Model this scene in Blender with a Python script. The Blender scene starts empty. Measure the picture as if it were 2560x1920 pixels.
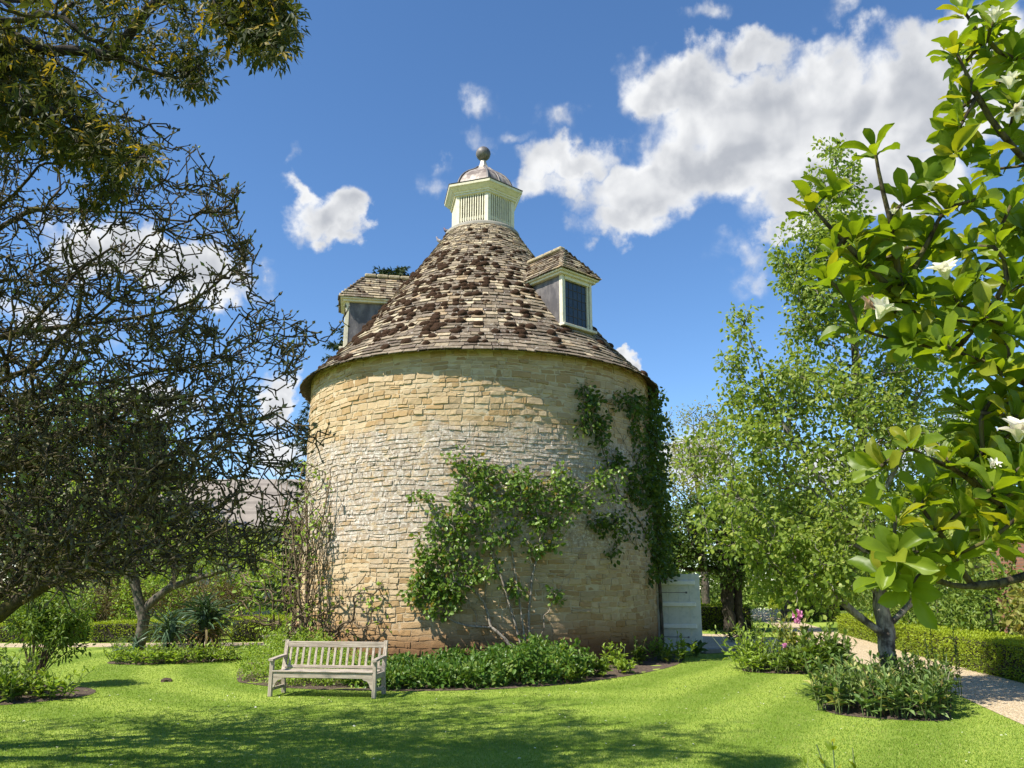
import bpy, bmesh, math
import numpy as np
from mathutils import Vector, Matrix

# ------------------------------------------------------------------ camera, sky, sun, exposure
scene = bpy.context.scene
COL = scene.collection
EYE = 1.70
FPX = 2000.0                       # focal length in pixels of a 2560 wide frame
PITCH = math.atan(510 / 2000.0)
cam_data = bpy.data.cameras.new("camera")
cam = bpy.data.objects.new("camera", cam_data)
COL.objects.link(cam)
cam_data.sensor_width = 36.0
cam_data.lens = 36.0 * FPX / 2560.0
cam_data.clip_start = 0.05
cam_data.clip_end = 3000
cam.location = (0, 0, EYE)
cam.rotation_euler = (math.pi / 2 + PITCH, 0, 0)
scene.camera = cam

SUN_EL = math.radians(50)
SUN_AZ = math.radians(-122)        # clockwise from +Y: to the left, a little behind the camera
SUN_DIR = Vector((math.sin(SUN_AZ) * math.cos(SUN_EL), math.cos(SUN_AZ) * math.cos(SUN_EL), math.sin(SUN_EL)))
sun_data = bpy.data.lights.new("sun", 'SUN')
sun_data.energy = 5.0
sun_data.angle = math.radians(0.53)
sun_data.color = (1.0, 0.93, 0.82)
sun = bpy.data.objects.new("sun", sun_data)
COL.objects.link(sun)
sun.rotation_euler = SUN_DIR.to_track_quat('Z', 'Y').to_euler()
sun.location = (-20, -10, 30)

scene.view_settings.view_transform = 'Standard'
scene.view_settings.look = 'None'
scene.view_settings.gamma = 1
scene.view_settings.exposure = 0.9
scene.render.engine = 'CYCLES'
scene.cycles.max_bounces = 6
scene.cycles.diffuse_bounces = 3
scene.cycles.glossy_bounces = 2
scene.cycles.transmission_bounces = 4
scene.cycles.transparent_max_bounces = 4


# ------------------------------------------------------------------ geometry of the view (used to measure the photograph)
CP, SP = math.cos(PITCH), math.sin(PITCH)
K = 2560 / 2212.0


def ray(x, y):
    """direction of a measured point (2212 wide) as (X/Y, Z/Y)"""
    x, y = x * K, y * K
    u = 960 - y
    fw = FPX * CP - u * SP
    return (x - 1280) / fw, (FPX * SP + u * CP) / fw


def at(x, y, Y):
    a, b = ray(x, y)
    return np.array([a * Y, Y, EYE + b * Y])


def gnd(x, y, z=0.0):
    a, b = ray(x, y)
    Y = (z - EYE) / b
    return np.array([a * Y, Y, z])


def azel(x, y):
    a, b = ray(x, y)
    return math.degrees(math.atan2(a, 1)), math.degrees(math.atan2(b, math.hypot(a, 1)))


# ------------------------------------------------------------------ node helpers
class NT:
    def __init__(self, tree):
        self.t = tree
        self.n = tree.nodes
        self.l = tree.links

    def new(self, typ, **kw):
        nd = self.n.new(typ)
        for k, v in kw.items():
            setattr(nd, k, v)
        return nd

    def put(self, sock, v):
        if hasattr(v, 'bl_idname') or isinstance(v, bpy.types.NodeSocket):
            self.l.new(v, sock)
        elif isinstance(v, (tuple, list)) and len(v) == 3 and sock.type == 'RGBA':
            sock.default_value = (*v, 1)
        else:
            sock.default_value = v

    def m(self, op, a, b=None, c=None, clamp=False):
        nd = self.new('ShaderNodeMath', operation=op, use_clamp=clamp)
        self.put(nd.inputs[0], a)
        if b is not None:
            self.put(nd.inputs[1], b)
        if c is not None:
            self.put(nd.inputs[2], c)
        return nd.outputs[0]

    def mix(self, f, a, b, blend='MIX'):
        nd = self.new('ShaderNodeMix', data_type='RGBA', blend_type=blend)
        self.put(nd.inputs[0], f)
        self.put(nd.inputs[6], a)
        self.put(nd.inputs[7], b)
        return nd.outputs[2]

    def step(self, v, lo, hi, a=0.0, b=1.0):
        nd = self.new('ShaderNodeMapRange', interpolation_type='SMOOTHSTEP')
        self.put(nd.inputs[0], v)
        nd.inputs[1].default_value, nd.inputs[2].default_value = lo, hi
        nd.inputs[3].default_value, nd.inputs[4].default_value = a, b
        return nd.outputs[0]

    def noise(self, vec, scale, detail=4, rough=0.55, dist=0.0):
        nd = self.new('ShaderNodeTexNoise')
        if vec is not None:
            self.l.new(vec, nd.inputs['Vector'])
        nd.inputs['Scale'].default_value = scale
        nd.inputs['Detail'].default_value = detail
        nd.inputs['Roughness'].default_value = rough
        nd.inputs['Distortion'].default_value = dist
        return nd.outputs['Fac']

    def vor(self, vec, scale, out='Distance'):
        nd = self.new('ShaderNodeTexVoronoi')
        if vec is not None:
            self.l.new(vec, nd.inputs['Vector'])
        nd.inputs['Scale'].default_value = scale
        return nd.outputs[out]

    def scalevec(self, vec, s):
        nd = self.new('ShaderNodeVectorMath', operation='MULTIPLY')
        self.l.new(vec, nd.inputs[0])
        nd.inputs[1].default_value = s
        return nd.outputs[0]

    def pos(self):
        return self.new('ShaderNodeTexCoord').outputs['Object']

    def geo(self):
        return self.new('ShaderNodeNewGeometry').outputs['Position']

    def attr(self):
        nd = self.new('ShaderNodeAttribute', attribute_name='Col')
        return nd.outputs['Color']

    def sep(self, v):
        nd = self.new('ShaderNodeSeparateXYZ')
        self.l.new(v, nd.inputs[0])
        return nd.outputs

    def bump(self, h, strength, dist):
        nd = self.new('ShaderNodeBump')
        self.put(nd.inputs['Height'], h)
        nd.inputs['Strength'].default_value = strength
        nd.inputs['Distance'].default_value = dist
        return nd.outputs[0]


def material(name, fn):
    m = bpy.data.materials.new(name)
    m.use_nodes = True
    t = NT(m.node_tree)
    p = m.node_tree.nodes['Principled BSDF']
    out = m.node_tree.nodes['Material Output']
    fn(t, p, out)
    return m


# ------------------------------------------------------------------ world: clear blue spring sky with cumulus
world = bpy.data.worlds.new("World")
scene.world = world
world.use_nodes = True
w = NT(world.node_tree)
bg = world.node_tree.nodes['Background']
sky = w.new('ShaderNodeTexSky', sky_type='NISHITA')
sky.sun_disc = False
sky.sun_elevation = SUN_EL
sky.sun_rotation = SUN_AZ
sky.altitude = 100
sky.air_density = 0.85
sky.dust_density = 0.0
sky.ozone_density = 4.0
SKY_STRENGTH = 0.115
dirv = w.new('ShaderNodeTexCoord').outputs['Generated']
sx, sy, sz = w.sep(dirv)
az0 = w.m('MULTIPLY', w.m('ARCTAN2', sx, sy), 57.2958)
el0 = w.m('MULTIPLY', w.m('ARCSINE', sz), 57.2958)
cv = w.new('ShaderNodeCombineXYZ')
w.l.new(az0, cv.inputs[0])
w.l.new(el0, cv.inputs[1])
ae = cv.outputs[0]
# billow the cloud outlines
wn = w.new('ShaderNodeTexNoise')
w.l.new(ae, wn.inputs['Vector'])
wn.inputs['Scale'].default_value = .28
wn.inputs['Detail'].default_value = 6
wn.inputs['Roughness'].default_value = .56
wc = w.sep(wn.outputs['Color'])
az = w.m('ADD', az0, w.m('MULTIPLY', w.m('SUBTRACT', wc[0], .5), 7.5))
el = w.m('ADD', el0, w.m('MULTIPLY', w.m('SUBTRACT', wc[1], .5), 6.0))
# cloud bodies: measured centre, half width, half height (in the 2212 wide photograph), weight
CLOUDS = [
    (715, 462, 98, 62, 1.0), (760, 452, 60, 60, 1.0), (735, 512, 48, 38, .8), (650, 420, 50, 28, .7),
    (1700, 260, 330, 150, 1.1), (1480, 190, 150, 95, 1.0), (1420, 215, 70, 60, .85), (1640, 130, 110, 60, .8), (1960, 220, 330, 170, 1.15), (1850, 400, 280, 95, 1.0),
    (1560, 350, 260, 100, 1.0), (1400, 410, 200, 75, .9), (1240, 345, 130, 50, .85), (1340, 470, 120, 45, .7), (1190, 390, 80, 45, .6),
    (2080, 70, 160, 80, .7), (1690, 495, 90, 34, .7), (1600, 560, 110, 50, .45), (1650, 610, 60, 50, .4),
    (400, 580, 190, 72, 1.0), (250, 540, 170, 70, .9), (535, 600, 42, 36, .9), (440, 640, 80, 50, .9), (612, 850, 62, 66, 1.0), (590, 980, 90, 60, .7),
    (90, 700, 160, 60, .7), (1360, 770, 40, 23, 1.0), (2060, 950, 190, 70, .9), (1850, 1000, 150, 60, .7), (1490, 1000, 90, 90, .7),
    (1050, 228, 62, 50, .42), (950, 398, 62, 36, .38), (638, 342, 26, 30, .3), (1070, 300, 90, 28, .36),
    (1210, 260, 60, 50, .38), (1830, 20, 80, 40, .33), (330, 870, 120, 60, .7), (1270, 520, 40, 16, .4), (1540, 20, 60, 40, .3)]
mask = None
for (cx_, cy_, rx_, ry_, wt) in CLOUDS:
    a0, e0 = azel(cx_, cy_)
    ax = abs(azel(cx_ + rx_, cy_)[0] - azel(cx_ - rx_, cy_)[0]) / 2
    ey = abs(azel(cx_, cy_ - ry_)[1] - azel(cx_, cy_ + ry_)[1]) / 2
    da = w.m('MULTIPLY', w.m('SUBTRACT', az, a0), 1 / ax)
    de = w.m('MULTIPLY', w.m('SUBTRACT', el, e0), 1 / ey)
    r2 = w.m('SQRT', w.m('ADD', w.m('MULTIPLY', da, da), w.m('MULTIPLY', de, de)))
    v = w.m('MULTIPLY', w.m('SUBTRACT', 1.25, r2, clamp=True), wt)
    mask = v if mask is None else w.m('MAXIMUM', mask, v)
# a second copy of clouds elsewhere round the sky so that the surroundings are not bare
far = w.step(w.noise(w.scalevec(ae, (1, 2, 1)), 0.035, 3), 0.56, 0.75, 0.0, 0.35)
front = w.step(w.m('ABSOLUTE', az), 40, 60)
mask = w.m('MAXIMUM', mask, w.m('MULTIPLY', far, front))
n1 = w.noise(ae, 0.16, 6, 0.55, 0.35)
n2 = w.noise(ae, 0.55, 5, 0.55, 0.2)
shape = w.m('ADD', w.m('MULTIPLY', w.m('SUBTRACT', n1, 0.5), 1.9), w.m('MULTIPLY', w.m('SUBTRACT', n2, 0.5), 1.0))
dens_raw = w.m('ADD', w.m('MULTIPLY', mask, 1.5), w.m('MULTIPLY', shape, w.step(mask, 0.02, 0.45)))
dens = w.step(dens_raw, 0.15, 0.95)
# sunlit tops and greyer bellies: compare the density with the density a little further up and to the left
off = w.new('ShaderNodeVectorMath', operation='ADD')
w.l.new(ae, off.inputs[0])
off.inputs[1].default_value = (-0.9, 1.3, 0)
n1a = w.noise(ae, 0.2, 3, 0.5, 0.3)
n1b = w.noise(off.outputs[0], 0.2, 3, 0.5, 0.3)
rel = w.m('SUBTRACT', n1a, n1b)
lit = w.m('ADD', w.step(rel, -0.12, 0.14, 0.0, 0.5), w.step(dens_raw, 0.5, 1.9, 0.55, 0.0))
ccol = w.mix(w.m('MINIMUM', lit, 1.0), (0.26, 0.275, 0.305), (0.53, 0.535, 0.54))
skycol = w.mix(1.0, sky.outputs[0], (1.04, 1.0, 0.97), 'MULTIPLY')
hs = w.new('ShaderNodeHueSaturation')
hs.inputs['Saturation'].default_value = 1.14
w.l.new(skycol, hs.inputs['Color'])
skyl = w.new('ShaderNodeVectorMath', operation='SCALE')
w.l.new(hs.outputs[0], skyl.inputs[0])
skyl.inputs['Scale'].default_value = SKY_STRENGTH
w.l.new(w.mix(dens, skyl.outputs[0], ccol), bg.inputs['Color'])
bg.inputs['Strength'].default_value = 1.0
world.cycles.sampling_method = 'MANUAL'
world.cycles.sample_map_resolution = 512


# ------------------------------------------------------------------ mesh helpers
class G:
    """collects vertices, faces and a per-vertex colour; build() links them as ONE mesh object"""

    def __init__(self):
        self.V, self.F, self.C, self.n = [], {}, [], 0

    def add(self, V, F, c=(.5, .5, .5)):
        V = np.asarray(V, float).reshape(-1, 3)
        Fs = F if isinstance(F, list) else [F]
        for f in Fs:
            f = np.asarray(f, int)
            if f.size:
                self.F.setdefault(f.shape[1], []).append(f + self.n)
        c = np.asarray(c, float)
        if c.ndim == 1:
            c = np.tile(c, (len(V), 1))
        self.V.append(V)
        self.C.append(c)
        self.n += len(V)

    def build(self, name, mat, parent=None, smooth=False, origin=None):
        V = np.concatenate(self.V)
        C = np.concatenate(self.C)
        if origin is not None:
            V = V - np.asarray(origin)
        loops, starts, tot = [], [], 0
        for k, fl in self.F.items():
            f = np.concatenate(fl)
            loops.append(f.ravel())
            starts.append(tot + np.arange(len(f)) * k)
            tot += f.size
        loops = np.concatenate(loops)
        starts = np.concatenate(starts)
        me = bpy.data.meshes.new(name)
        me.vertices.add(len(V))
        me.vertices.foreach_set('co', V.astype(np.float32).ravel())
        me.loops.add(len(loops))
        me.loops.foreach_set('vertex_index', loops.astype(np.int32))
        me.polygons.add(len(starts))
        me.polygons.foreach_set('loop_start', starts.astype(np.int32))
        ca = me.color_attributes.new('Col', 'FLOAT_COLOR', 'POINT')
        ca.data.foreach_set('color', np.concatenate([C, np.ones((len(C), 1))], 1).astype(np.float32).ravel())
        me.update(calc_edges=True)
        me.validate()
        me.polygons.foreach_set('use_smooth', np.full(len(me.polygons), bool(smooth)))
        o = bpy.data.objects.new(name, me)
        if mat is not None:
            me.materials.append(mat)
        COL.objects.link(o)
        if origin is not None:
            o.location = tuple(origin)
        if parent is not None:
            o.parent = parent
        return o


def tag(o, label=None, cat=None, group=None, kind=None):
    if label:
        o['label'] = label
    if cat:
        o['category'] = cat
    if group:
        o['group'] = group
    if kind:
        o['kind'] = kind
    return o


def empty(name, loc, rz=0.0):
    o = bpy.data.objects.new(name, None)
    COL.objects.link(o)
    o.location = tuple(loc)
    o.rotation_euler = (0, 0, rz)
    o.empty_display_size = .2
    return o


def unit(v):
    v = np.asarray(v, float)
    return v / np.maximum(np.linalg.norm(v, axis=-1, keepdims=True), 1e-9)


_CH = [(a, b, c) for a in (-1, 1) for b in (-1, 1) for c in (-1, 1)]


def box(g, c, size, M=None, ch=.006, col=(.5, .5, .5), top=None):
    """chamfered box; M is a 3x3 whose columns are the local axes"""
    h = np.asarray(size, float) / 2
    ch = min(ch, h.min() * .6)
    V, idx = [], {}
    for s in _CH:
        for a in range(3):
            p = np.array(s) * (h - ch)
            p[a] = s[a] * h[a]
            idx[(s, a)] = len(V)
            V.append(p)
    V = np.array(V)
    Q, T = [], []

    def orient(f):
        P = V[f]
        n = np.cross(P[1] - P[0], P[2] - P[0])
        return f if n.dot(P.mean(0)) > 0 else f[::-1]
    for a in range(3):
        b, c2 = [(1, 2), (0, 2), (0, 1)][a]
        for s in (-1, 1):
            f = []
            for (sb, sc) in ((-1, -1), (1, -1), (1, 1), (-1, 1)):
                k = [0, 0, 0]
                k[a], k[b], k[c2] = s, sb, sc
                f.append(idx[(tuple(k), a)])
            Q.append(orient(f))
        for sb in (-1, 1):
            for sc in (-1, 1):
                k0, k1 = [0, 0, 0], [0, 0, 0]
                k0[a], k1[a] = -1, 1
                k0[b] = k1[b] = sb
                k0[c2] = k1[c2] = sc
                k0, k1 = tuple(k0), tuple(k1)
                Q.append(orient([idx[(k0, b)], idx[(k1, b)], idx[(k1, c2)], idx[(k0, c2)]]))
    for s in _CH:
        T.append(orient([idx[(s, 0)], idx[(s, 1)], idx[(s, 2)]]))
    if M is not None:
        V = V @ np.asarray(M, float).T
    g.add(V + np.asarray(c, float), [np.array(Q), np.array(T)], col)


def beam(g, a, b, wx, wz, ch=.005, col=(.5, .5, .5), up=(0, 0, 1)):
    """chamfered bar from a to b"""
    a, b = np.asarray(a, float), np.asarray(b, float)
    d = b - a
    L = np.linalg.norm(d)
    d = d / L
    s = np.cross(d, up)
    if np.linalg.norm(s) < 1e-6:
        s = np.cross(d, (0, 1, 0))
    s = unit(s)
    u = np.cross(s, d)
    box(g, (a + b) / 2, (wx, L, wz), np.stack([s, d, u], 1), ch, col)


def extrude(g, poly, axis_o, ax_u, ax_v, ax_w, w0, w1, col=(.5, .5, .5)):
    poly = np.asarray(poly, float)
    n = len(poly)
    base = np.asarray(axis_o, float) + poly[:, :1] * np.asarray(ax_u, float) + poly[:, 1:] * np.asarray(ax_v, float)
    A = base + np.asarray(ax_w, float) * w0
    B = base + np.asarray(ax_w, float) * w1
    i = np.arange(n)
    j = (i + 1) % n
    side = np.stack([i, j, j + n, i + n], 1)
    g.add(np.concatenate([A, B]), [side, np.array([i[::-1]]), np.array([i + n])], col)


def loft(g, rings, closed=True, caps=(True, True), col=(.5, .5, .5)):
    n = len(rings[0])
    V = np.concatenate(rings)
    F = []
    i = np.arange(n if closed else n - 1)
    j = (i + 1) % n
    for k in range(len(rings) - 1):
        F.append(np.stack([i + k * n, j + k * n, j + (k + 1) * n, i + (k + 1) * n], 1))
    fl = [np.concatenate(F)]
    if caps[0]:
        fl.append(np.array([np.arange(n)[::-1]]))
    if caps[1]:
        fl.append(np.array([np.arange(n) + (len(rings) - 1) * n]))
    c = col
    if isinstance(col, list):
        c = np.concatenate([np.tile(np.asarray(x, float), (n, 1)) for x in col])
    g.add(V, fl, c)


def tube(g, pts, rad, sides=6, col=(.5, .5, .5), jit=0.0, rng=None):
    pts = np.asarray(pts, float)
    rad = np.broadcast_to(np.asarray(rad, float), (len(pts),))
    t = unit(np.gradient(pts, axis=0))
    ref = np.array([0, 0, 1.]) if abs(t[0][2]) < .9 else np.array([1., 0, 0])
    u = unit(np.cross(t[0], ref))
    ang = np.arange(sides) * 2 * np.pi / sides
    rings = []
    for k in range(len(pts)):
        u = unit(u - t[k] * u.dot(t[k]))
        v = np.cross(t[k], u)
        r = np.full(sides, rad[k])
        if jit:
            r = r * (1 + rng.normal(0, jit, sides))
        rings.append(pts[k] + (np.cos(ang) * r)[:, None] * u + (np.sin(ang) * r)[:, None] * v)
    loft(g, rings, True, (True, True), col)


def prisms(g, A, B, ra, rb, k=3, col=None, rng=None):
    A, B = np.asarray(A, float), np.asarray(B, float)
    n = len(A)
    if n == 0:
        return
    ra = np.broadcast_to(ra, (n,))
    rb = np.broadcast_to(rb, (n,))
    d = unit(B - A)
    ref = np.where(np.abs(d[:, 2:3]) < .8, np.array([[0, 0, 1.]]), np.array([[1., 0, 0]]))
    u = unit(np.cross(d, ref))
    v = np.cross(d, u)
    ang = np.arange(k) * 2 * np.pi / k
    off = np.cos(ang)[None, :, None] * u[:, None] + np.sin(ang)[None, :, None] * v[:, None]
    VA = A[:, None] + off * ra[:, None, None]
    VB = B[:, None] + off * rb[:, None, None]
    V = np.concatenate([VA, VB], 1).reshape(-1, 3)
    i = np.arange(k)
    j = (i + 1) % k
    f = np.stack([i, j, j + k, i + k], 1)
    F = (f[None] + (np.arange(n) * 2 * k)[:, None, None]).reshape(-1, 4)
    c = np.full((n, 3), .5) if col is None else np.asarray(col, float)
    if c.ndim == 1:
        c = np.tile(c, (n, 1))
    g.add(V, F, np.repeat(c, 2 * k, 0))


# leaf templates: (along, across, out of plane), faces
def _grid_leaf(nu, nv, prof, curl, fold):
    V, F = [], []
    for i in range(nu + 1):
        u = i / nu
        for j in range(nv + 1):
            s = j / nv * 2 - 1
            V.append((u, s * prof(u) * .5, curl(u) + fold * abs(s) * prof(u)))
    for i in range(nu):
        for j in range(nv):
            a = i * (nv + 1) + j
            F.append((a, a + nv + 1, a + nv + 2, a + 1))
    return np.array(V), [np.array(F)]


TPL = {
    'simple': (np.array([(0, 0, 0), (.42, .5, .08), (1, 0, -.06), (.42, -.5, .08)]), [np.array([(0, 2, 1), (0, 3, 2)])]),
    'oval': (np.array([(0, 0, 0), (.28, .45, .09), (.7, .42, .05), (1, 0, -.1), (.7, -.42, .05), (.28, -.45, .09), (.5, 0, 0.0)]),
             [np.array([(0, 6, 2, 1), (0, 5, 4, 6)]), np.array([(6, 3, 2), (6, 4, 3)])]),
    'trefoil': (np.array([(0, 0, 0), (.45, .2, .04), (1, 0, -.12), (.45, -.2, .04),
                          (.3, .5, 0), (.5, .85, -.16), (.1, .45, 0), (.3, -.5, 0), (.5, -.85, -.16), (.1, -.45, 0)]),
                [np.array([(0, 3, 2, 1), (0, 4, 5, 6), (0, 9, 8, 7)])]),
    'blade': _grid_leaf(4, 1, lambda u: (.55 + u * 1.4) if u < .3 else 1.0 * (1 - ((u - .3) / .7) ** 2.2) + .02, lambda u: -.16 * u * u, .3),
    'magnolia': _grid_leaf(8, 4, lambda u: max(.03, 1.22 * (u ** .75) * max(0, 1 - u ** 4.2) ** .62), lambda u: -.26 * u * u + .10 * u, .17),
    'petal': _grid_leaf(5, 3, lambda u: max(.12, (math.sin(math.pi * min(1, u ** 1.1 * .9 + .05))) ** .7), lambda u: -.38 * u * u + .1 * u, .3),
}


def leaves(g, P, D, N, L, W, tpl='simple', col=None, wob=0.0, rng=None):
    T, F = TPL[tpl]
    P = np.asarray(P, float)
    n = len(P)
    if n == 0:
        return
    D = unit(D)
    S = unit(np.cross(N, D))
    N = np.cross(D, S)
    L = np.broadcast_to(L, (n,))[:, None, None]
    W = np.broadcast_to(W, (n,))[:, None, None]
    Tn = np.broadcast_to(T[None], (n,) + T.shape)
    u, v, q = Tn[..., 0:1], Tn[..., 1:2], Tn[..., 2:3]
    if wob and rng is not None:
        q = q * (1 + rng.normal(0, wob, (n, 1, 1))) + rng.normal(0, wob * .05, q.shape)
    V = P[:, None] + D[:, None] * (u * L) + S[:, None] * (v * W) + N[:, None] * (q * L)
    m = len(T)
    fl = [(f[None] + (np.arange(n) * m)[:, None, None]).reshape(-1, f.shape[1]) for f in F]
    c = np.full((n, 3), .5) if col is None else np.asarray(col, float)
    if c.ndim == 1:
        c = np.tile(c, (n, 1))
    g.add(V.reshape(-1, 3), fl, np.repeat(c, m, 0))


def rdir(rng, n):
    return unit(rng.normal(size=(n, 3)))


def blobs(rng, spec, gap=0.0, shell=0.0):
    """random points in ellipsoids (cx,cy,cz,rx,ry,rz,n)"""
    out = []
    for (x, y, z, a, b, c, n) in spec:
        d = rdir(rng, n)
        r = rng.random(n) ** (1 / 3)
        if shell:
            r = shell + (1 - shell) * r
        out.append(d * r[:, None] * (a, b, c) + (x, y, z))
    return np.concatenate(out)


def in_poly(P, poly):
    x, y = P[:, 0], P[:, 1]
    poly = np.asarray(poly, float)
    ins = np.zeros(len(P), bool)
    j = len(poly) - 1
    for i in range(len(poly)):
        xi, yi = poly[i]
        xj, yj = poly[j]
        c = ((yi > y) != (yj > y)) & (x < (xj - xi) * (y - yi) / (yj - yi + 1e-12) + xi)
        ins ^= c
        j = i
    return ins


def poly_sample(rng, poly, n):
    poly = np.asarray(poly, float)
    lo, hi = poly.min(0), poly.max(0)
    out = np.zeros((0, 2))
    while len(out) < n:
        q = lo + rng.random((n * 2, 2)) * (hi - lo)
        out = np.concatenate([out, q[in_poly(q, poly)]])
    return out[:n]


def skeleton(limbs, pts, bf=.35, step=.35):
    """limbs: polylines (first starts at the root; each further one joins the nearest earlier node). Grows the points
    onto them one by one, always by the cheapest link (distance + bf * path to the root)."""
    nodes, par, plen = [], [], []
    for li, lm in enumerate(limbs):
        lm = np.asarray(lm, float)
        res = [lm[0]]
        for a, b in zip(lm[:-1], lm[1:]):
            k = max(1, int(np.linalg.norm(b - a) / step))
            for q in range(1, k + 1):
                res.append(a + (b - a) * q / k)
        prev = -1
        if li > 0:
            d = np.linalg.norm(np.array(nodes) - res[0], axis=1)
            prev = int(d.argmin())
        for p in res:
            nodes.append(p)
            par.append(prev)
            plen.append(0 if prev < 0 else plen[prev] + np.linalg.norm(p - nodes[prev]))
            prev = len(nodes) - 1
    n0 = len(nodes)
    N = n0 + len(pts)
    X = np.zeros((N, 3))
    X[:n0] = nodes
    par = par + [0] * len(pts)
    pl = np.zeros(N)
    pl[:n0] = plen
    left = np.asarray(pts, float).copy()
    cost = np.full(len(left), 1e9)
    bp = np.zeros(len(left), int)
    for k in range(n0):
        c = np.linalg.norm(left - X[k], axis=1) + bf * pl[k]
        m = c < cost
        cost[m], bp[m] = c[m], k
    k = n0
    while k < N:
        i = int(cost.argmin())
        X[k] = left[i]
        par[k] = bp[i]
        pl[k] = pl[bp[i]] + np.linalg.norm(left[i] - X[bp[i]])
        cost[i] = np.inf
        left[i] = 1e6
        c = np.linalg.norm(left - X[k], axis=1) + bf * pl[k]
        m = c < cost
        cost[m], bp[m] = c[m], k
        k += 1
    return X, np.array(par), n0


def radii(X, par, r_root, r_tip, exp=.5):
    n = len(X)
    order = np.argsort(-np.arange(n))
    cnt = np.zeros(n)
    ch = np.zeros(n, int)
    for i in range(n):
        if par[i] >= 0:
            ch[par[i]] += 1
    cnt[ch == 0] = 1
    # parents always come before children for grown nodes; limbs likewise
    for i in order:
        if par[i] >= 0:
            cnt[par[i]] += cnt[i]
    r = r_root * (cnt / cnt.max()) ** exp
    return np.maximum(r, r_tip), cnt, ch


def wood(g, X, par, r, rng, thick=.02, wig=.0, col=None, ksides=4, colfn=None):
    """thin links as 3-sided bent prisms, thick ones as chains of round tubes"""
    n = len(X)
    idx = np.where(par >= 0)[0]
    A, B = X[par[idx]], X[idx]
    ra, rb = np.minimum(r[par[idx]], r[idx] * 1.5), r[idx]
    thin = rb < thick
    a, b, p, q = A[thin], B[thin], ra[thin], rb[thin]
    L = np.linalg.norm(b - a, axis=1, keepdims=True)
    m1 = a * .66 + b * .34 + rng.normal(size=a.shape) * wig * L
    m2 = a * .33 + b * .67 + rng.normal(size=a.shape) * wig * L
    c = None if colfn is None else colfn(b)
    for (s, e, t0, t1) in ((a, m1, 0, .34), (m1, m2, .34, .67), (m2, b, .67, 1)):
        prisms(g, s, e, p + (q - p) * t0, p + (q - p) * t1, 3, c)
    big = set(idx[~thin].tolist())
    kids = {}
    for i in big:
        kids.setdefault(int(par[i]), []).append(i)
    starts = [i for i in big if int(par[i]) not in big]
    stack = [(int(par[i]), i) for i in starts]
    while stack:
        p0, i = stack.pop()
        ch = [p0, i]
        while True:
            ks = kids.get(ch[-1], [])
            if not ks:
                break
            ks = sorted(ks, key=lambda k: -r[k])
            for o in ks[1:]:
                stack.append((ch[-1], o))
            ch.append(ks[0])
        P = X[ch]
        R = r[ch].copy()
        R[0] = min(R[0], R[1] * 1.25)
        if len(P) > 2:
            t = np.linspace(0, len(P) - 1, (len(P) - 1) * 2 + 1)
            P2 = np.stack([np.interp(t, np.arange(len(P)), P[:, k]) for k in range(3)], 1)
            R = np.interp(t, np.arange(len(P)), R)
            P2[1:-1] = (P2[:-2] + 2 * P2[1:-1] + P2[2:]) / 4
            P = P2
        if wig:
            P[1:-1] += rng.normal(size=P[1:-1].shape) * wig * R[1:-1, None] * 1.5
        tube(g, P, R, 9 if R.max() > .05 else 6, (.5, .5, .5) if colfn is None else colfn(P[:1])[0], .07, rng)


# ------------------------------------------------------------------ materials
def leaf_mat(name, c1, c2, c3=None, trans=.34, rough=.42, tcol=None, spec=.35):
    def fn(t, p, out):
        a = t.sep(t.attr())
        c = t.mix(a[0], c1, c2)
        if c3 is not None:
            c = t.mix(a[1], c, c3)
        n = t.noise(t.geo(), 14, 2)
        c = t.mix(t.step(n, .3, .75, 0, .35), c, t.mix(.5, c, (c2[0] * 1.3, c2[1] * 1.2, c2[2])))
        t.l.new(c, p.inputs['Base Color'])
        p.inputs['Roughness'].default_value = rough
        p.inputs['Specular IOR Level'].default_value = spec * .7
        tr = t.new('ShaderNodeBsdfTranslucent')
        t.l.new(t.mix(1.0, c, tcol or (1.5, 1.45, .6), 'MULTIPLY'), tr.inputs['Color'])
        mx = t.new('ShaderNodeMixShader')
        mx.inputs[0].default_value = trans
        t.l.new(p.outputs[0], mx.inputs[1])
        t.l.new(tr.outputs[0], mx.inputs[2])
        t.l.new(mx.outputs[0], out.inputs['Surface'])
    return material(name, fn)


def bark_mat(name, c1, c2, c3=None, scale=6.0):
    def fn(t, p, out):
        v = t.scalevec(t.geo(), (1, 1, .35))
        n = t.noise(v, scale * 3, 6, .65)
        c = t.mix(t.step(n, .35, .65), c1, c2)
        if c3:
            c = t.mix(t.step(t.noise(t.geo(), scale * .8, 4), .5, .62), c, c3)
        t.l.new(c, p.inputs['Base Color'])
        p.inputs['Roughness'].default_value = .9
        p.inputs['Specular IOR Level'].default_value = .15
        t.l.new(t.bump(n, .7, .03), p.inputs['Normal'])
    return material(name, fn)


def paint_mat(name, c1, c2, rough=.5, scale=8.0):
    def fn(t, p, out):
        n = t.noise(t.geo(), scale, 6, .65)
        n2 = t.noise(t.scalevec(t.geo(), (1, 1, .12)), scale * 3, 4, .6)
        c = t.mix(t.step(n, .42, .78), c1, c2)
        c = t.mix(t.step(n2, .6, .8, 0, .5), c, c2)
        t.l.new(c, p.inputs['Base Color'])
        p.inputs['Roughness'].default_value = rough
        t.l.new(t.bump(n2, .2, .004), p.inputs['Normal'])
    return material(name, fn)


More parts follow.
